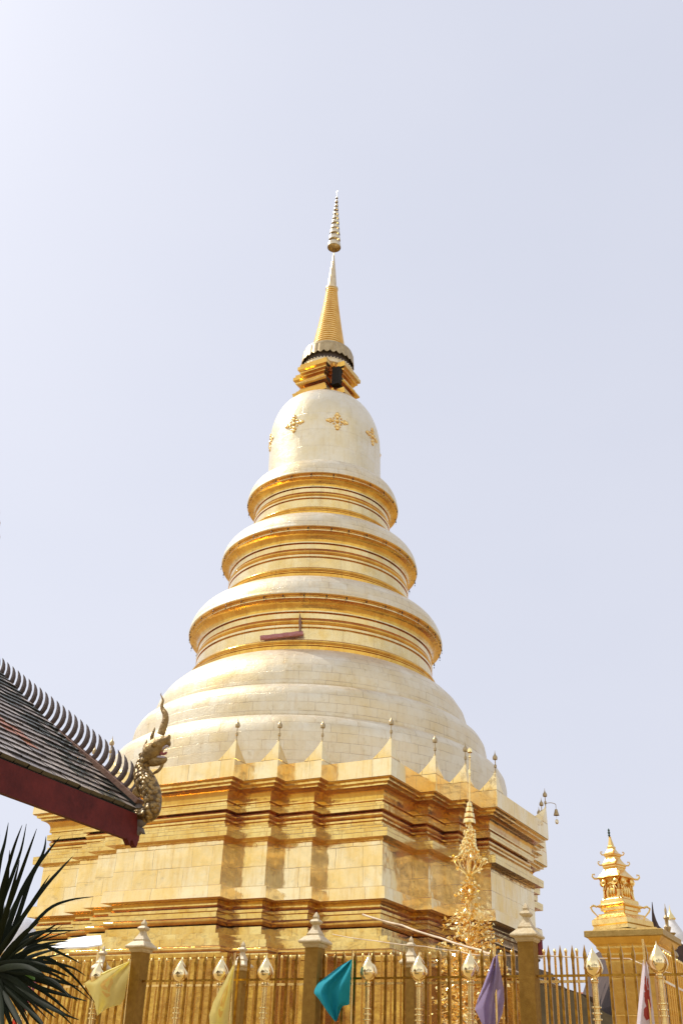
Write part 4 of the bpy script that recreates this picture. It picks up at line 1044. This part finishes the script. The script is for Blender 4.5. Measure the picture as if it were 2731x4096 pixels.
# ------------------------------------------------------------------ BACKGROUND
# pale marquee far left
q=at_depth(75,3720,60.); t=empty('marquee_tent',(q.x,q.y,0)); tag(t,'pale white rounded tent roof far behind the palm, left of the stupa','tent')
zt_=at_depth(75,3655,60.).z
MB().rev([(1.6,zt_-3.0),(1.5,zt_-2.2),(1.2,zt_-1.1),(.6,zt_-.3),(.05,zt_)],24).build('tent_roof',M['tent'],t)
MB().tube([(0,0,0),(0,0,zt_-2)],.15,8).build('tent_pole',M['dark'],t)
# red tiled building and olive wall, seen through the fence on the right
q=at_depth(2300,3975,55.); t=empty('tiled_house',(q.x,q.y,0)); tag(t,'house with a red tile roof seen through the fence left of the shrine','house')
z1=at_depth(2300,3958,55.).z; z0=at_depth(2300,3975,55.).z
m_=MB(); m_.box((3,5,z0-3.2),(5.5,3.8,3.2)); m_.build('wall',M['oldwall'],t,smooth=0)
m_=MB(); m_.add([(-1.2,0,z0-1.2),(9,0,z0-1.2),(9,4,z0+.45),(-1.2,4,z0+.45),(-1.2,10,z0-1.2),(9,10,z0-1.2)],[(0,1,2,3),(3,2,5,4),(0,3,4),(1,5,2)]); m_.build('roof',M['redtile'],t,smooth=0)
m_=MB(); m_.add([(-1.2,3.6,z0+.2),(9,3.6,z0+.2),(9,6,z1+.45),(-1.2,6,z1+.45)],[(0,1,2,3)]); m_.box((4,6.2,z0+.1),(5.1,.1,.3)); m_.build('grey_ridge_roof',M['greytile'],t,smooth=0)
q=at_depth(2235,3960,34.); q2=at_depth(2420,4010,34.)
m_=MB(); zz=q.z; 
pts=[(q.x-1.2,q.z+.25),(q.x+.1,q.z-.0),(q.x+.6,q.z-.05),(q.x+1.3,q.z-.55),(q.x+2.6,q.z-1.1),(q.x+2.6,0),(q.x-1.2,0)]
vs=[(x,34,z) for x,z in pts]+[(x,36,z) for x,z in pts]; n=len(pts)
m_.add(vs,[tuple(range(n))[::-1],tuple(n+i for i in range(n))]+[(i,(i+1)%n,n+(i+1)%n,n+i) for i in range(n)])
tag(m_.build('weathered_wall',M['oldwall'],smooth=0),'dark olive weathered gable wall seen through the fence bars right of the post','wall')
# right far: hall roof with chofa
q=at_depth(2640,3700,40.); t=empty('far_hall',(q.x,q.y,0)); tag(t,'dark brown temple hall roof at the right edge behind the shrine','hall')
zz=q.z; a_=at_depth(2610,3690,40.); b_=at_depth(2740,3775,40.); c_=at_depth(2600,3900,40.)
m_=MB(); m_.add([(a_.x-q.x,0,a_.z),(b_.x-q.x+3,0,b_.z-2.2),(b_.x-q.x+3,0,2.5),(a_.x-q.x-1.6,0,2.5),(a_.x-q.x-1.1,0,a_.z-2.6),(a_.x-q.x,9,a_.z),(b_.x-q.x+3,9,b_.z-2.2),(b_.x-q.x+3,9,2.5),(a_.x-q.x-1.6,9,2.5),(a_.x-q.x-1.1,9,a_.z-2.6)],[(4,3,2,1,0),(5,6,7,8,9),(0,1,6,5),(0,5,9,4),(4,9,8,3),(1,2,7,6)]); m_.build('roof',M['mossroof'],t,smooth=0)
pp=[at_depth(x,y,39.8)-Vector((q.x,q.y,0)) for x,y in ((2640,3730),(2622,3710),(2614,3680),(2609,3650),(2606,3608))]
MB().tube(pp,[.16,.13,.08,.04,.01],8).build('chofa_finial',M['mossroof'],t)
m_=MB(); m_.box((a_.x-q.x+3,4.5,1.25),(3.9,4,1.25)); m_.build('wall',M['oldwall'],t,smooth=0)
# white pagoda far right and thin spires
q=at_depth(2683,3700,90.); t=empty('white_pagoda',(q.x,q.y,0)); tag(t,'distant white pagoda tipped with gold behind the dark roof','pagoda')
zf=lambda y: at_depth(2683,y,90.).z
MB().rev([(2.0,0),(1.8,zf(3790)),(1.25,zf(3770)),(1.2,zf(3750)),(.95,zf(3735)),(.7,zf(3715)),(.4,zf(3690)),(.3,zf(3680))],24).build('pagoda_body',M['whitest'],t)
MB().rev([(.32,zf(3680)),(.42,zf(3675)),(.3,zf(3665)),(.12,zf(3650)),(.04,zf(3636)),(.01,zf(3620))],16).build('gold_tip',M['shiny'],t)
q=at_depth(2668,3720,70.); zf=lambda y: at_depth(2668,y,70.).z
m_=MB().rev([(.16,0),(.16,zf(3760)),(.22,zf(3745)),(.13,zf(3735)),(.24,zf(3710)),(.1,zf(3702)),(.12,zf(3680)),(.2,zf(3672)),(.06,zf(3660)),(.08,zf(3640)),(.03,zf(3630)),(.01,zf(3615))],12)
m_=m_.build('tall_finial_pole',M['tan']); m_.location=(q.x,q.y,0); tag(m_,'slender tiered finial pole left of the distant white pagoda','finial pole')
# spiky serrated mast behind right bud
q=at_depth(2685,3760,24.); zf=lambda y: at_depth(2685,y,24.).z
m_=MB(); pr=[(.09,0)]; z=0
for k in range(9):
    y=4000-(k*31); pr+=[(.10,zf(y)),(.05,zf(y-12)),(.11,zf(y-20))]
pr+=[(.05,zf(3745)),(.02,zf(3738))]
m_=m_.rev(pr,6).build('serrated_mast',M['oldgold']); m_.location=(q.x,q.y,0); tag(m_,'serrated bronze mast rising behind the right lotus bud','mast')

# added white sheet standing for sun glints at the left end of the base
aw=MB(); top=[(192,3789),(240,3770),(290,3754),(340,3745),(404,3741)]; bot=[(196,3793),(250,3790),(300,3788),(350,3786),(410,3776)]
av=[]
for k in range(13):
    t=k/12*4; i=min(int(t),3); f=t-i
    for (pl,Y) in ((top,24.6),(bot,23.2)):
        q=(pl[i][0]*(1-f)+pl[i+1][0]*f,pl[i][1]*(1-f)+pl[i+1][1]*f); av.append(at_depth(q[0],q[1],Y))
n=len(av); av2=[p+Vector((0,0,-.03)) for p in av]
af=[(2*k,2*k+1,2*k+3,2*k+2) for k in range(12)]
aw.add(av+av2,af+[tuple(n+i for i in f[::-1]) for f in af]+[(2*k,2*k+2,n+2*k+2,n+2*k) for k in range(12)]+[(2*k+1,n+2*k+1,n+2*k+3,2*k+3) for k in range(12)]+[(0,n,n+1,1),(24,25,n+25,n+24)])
ao=aw.build('glint_sheet',paint('white_glint_sheet',(.9,.89,.88),(.86,.85,.84),.8),smooth=0)
tag(ao,'added white sheet standing for sun glints at the left end of the stupa base','added glint sheet')
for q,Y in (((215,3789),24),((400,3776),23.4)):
    e_=at_depth(q[0],q[1],Y); ap=MB().tube([(e_.x,e_.y,0),(e_.x,e_.y,e_.z-.05)],.03,8).build('glint_sheet_pole',M['brass'],ao)

# unseen tall trees added behind the viewer to darken reflections in the gilded walls
M['bark']=paint('tree_bark',(.12,.085,.06),(.07,.05,.035),.9,0,6,.5)
m,nt,b=newmat('tree_leaves'); M['treeleaf']=m
c=mixc(nt,ramp(nt,noise(nt,.7,3,.6),.35,.65),(.06,.036,.007),(.12,.07,.012)); nt.links.new(c,b.inputs['Base Color']); b.inputs['Roughness'].default_value=.6
def added_tree(x,y,H,Rr,seed,label):
    rnd=random.Random(seed); t=empty('added_tall_tree',(x,y,0)); tag(t,label,'tree','unseen trees added behind the viewer')
    tk=MB(); tk.tube([(0,0,0),(.1,.1,H*.3),(-.1,.2,H*.6),(0,0,H*.9)],[.45,.35,.22,.06],10)
    lf=MB()
    for k in range(30):
        a=rnd.uniform(0,2*PI); h=H*rnd.uniform(.34,.95); rr=Rr*math.sqrt(max(.05,1-((h-H*.62)/(H*.42))**2))*rnd.uniform(.45,1)
        c=Vector((rr*math.cos(a),rr*math.sin(a),h)); tk.tube([(0,0,h-rr*.35),c*.5+Vector((0,0,h*.5-.1*rr)),c],[.12,.07,.02],6)
        cr=rnd.uniform(1.2,2.1)
        for j in range(70):
            d=Vector((rnd.gauss(0,1),rnd.gauss(0,1),rnd.gauss(0,.7))); d=d.normalized()*cr*rnd.random()**.4; q=c+d
            u=Vector((rnd.gauss(0,1),rnd.gauss(0,1),rnd.gauss(0,1))).normalized(); v=u.orthogonal().normalized(); s_=rnd.uniform(.2,.42)
            lf.add([q-u*s_,q+v*s_*.5,q+u*s_,q-v*s_*.5],[(0,1,2,3)])
    tk.build('trunk',M['bark'],t); lf.build('crown',M['treeleaf'],t,smooth=0)
added_tree(-8,-10,19,6.5,1,'unseen leafy tree added behind the viewer, the left one')
added_tree(3,-13,22,7.5,2,'unseen leafy tree added behind the viewer, the middle one')
added_tree(14,-11,20,7,3,'unseen leafy tree added behind the viewer, the right one')
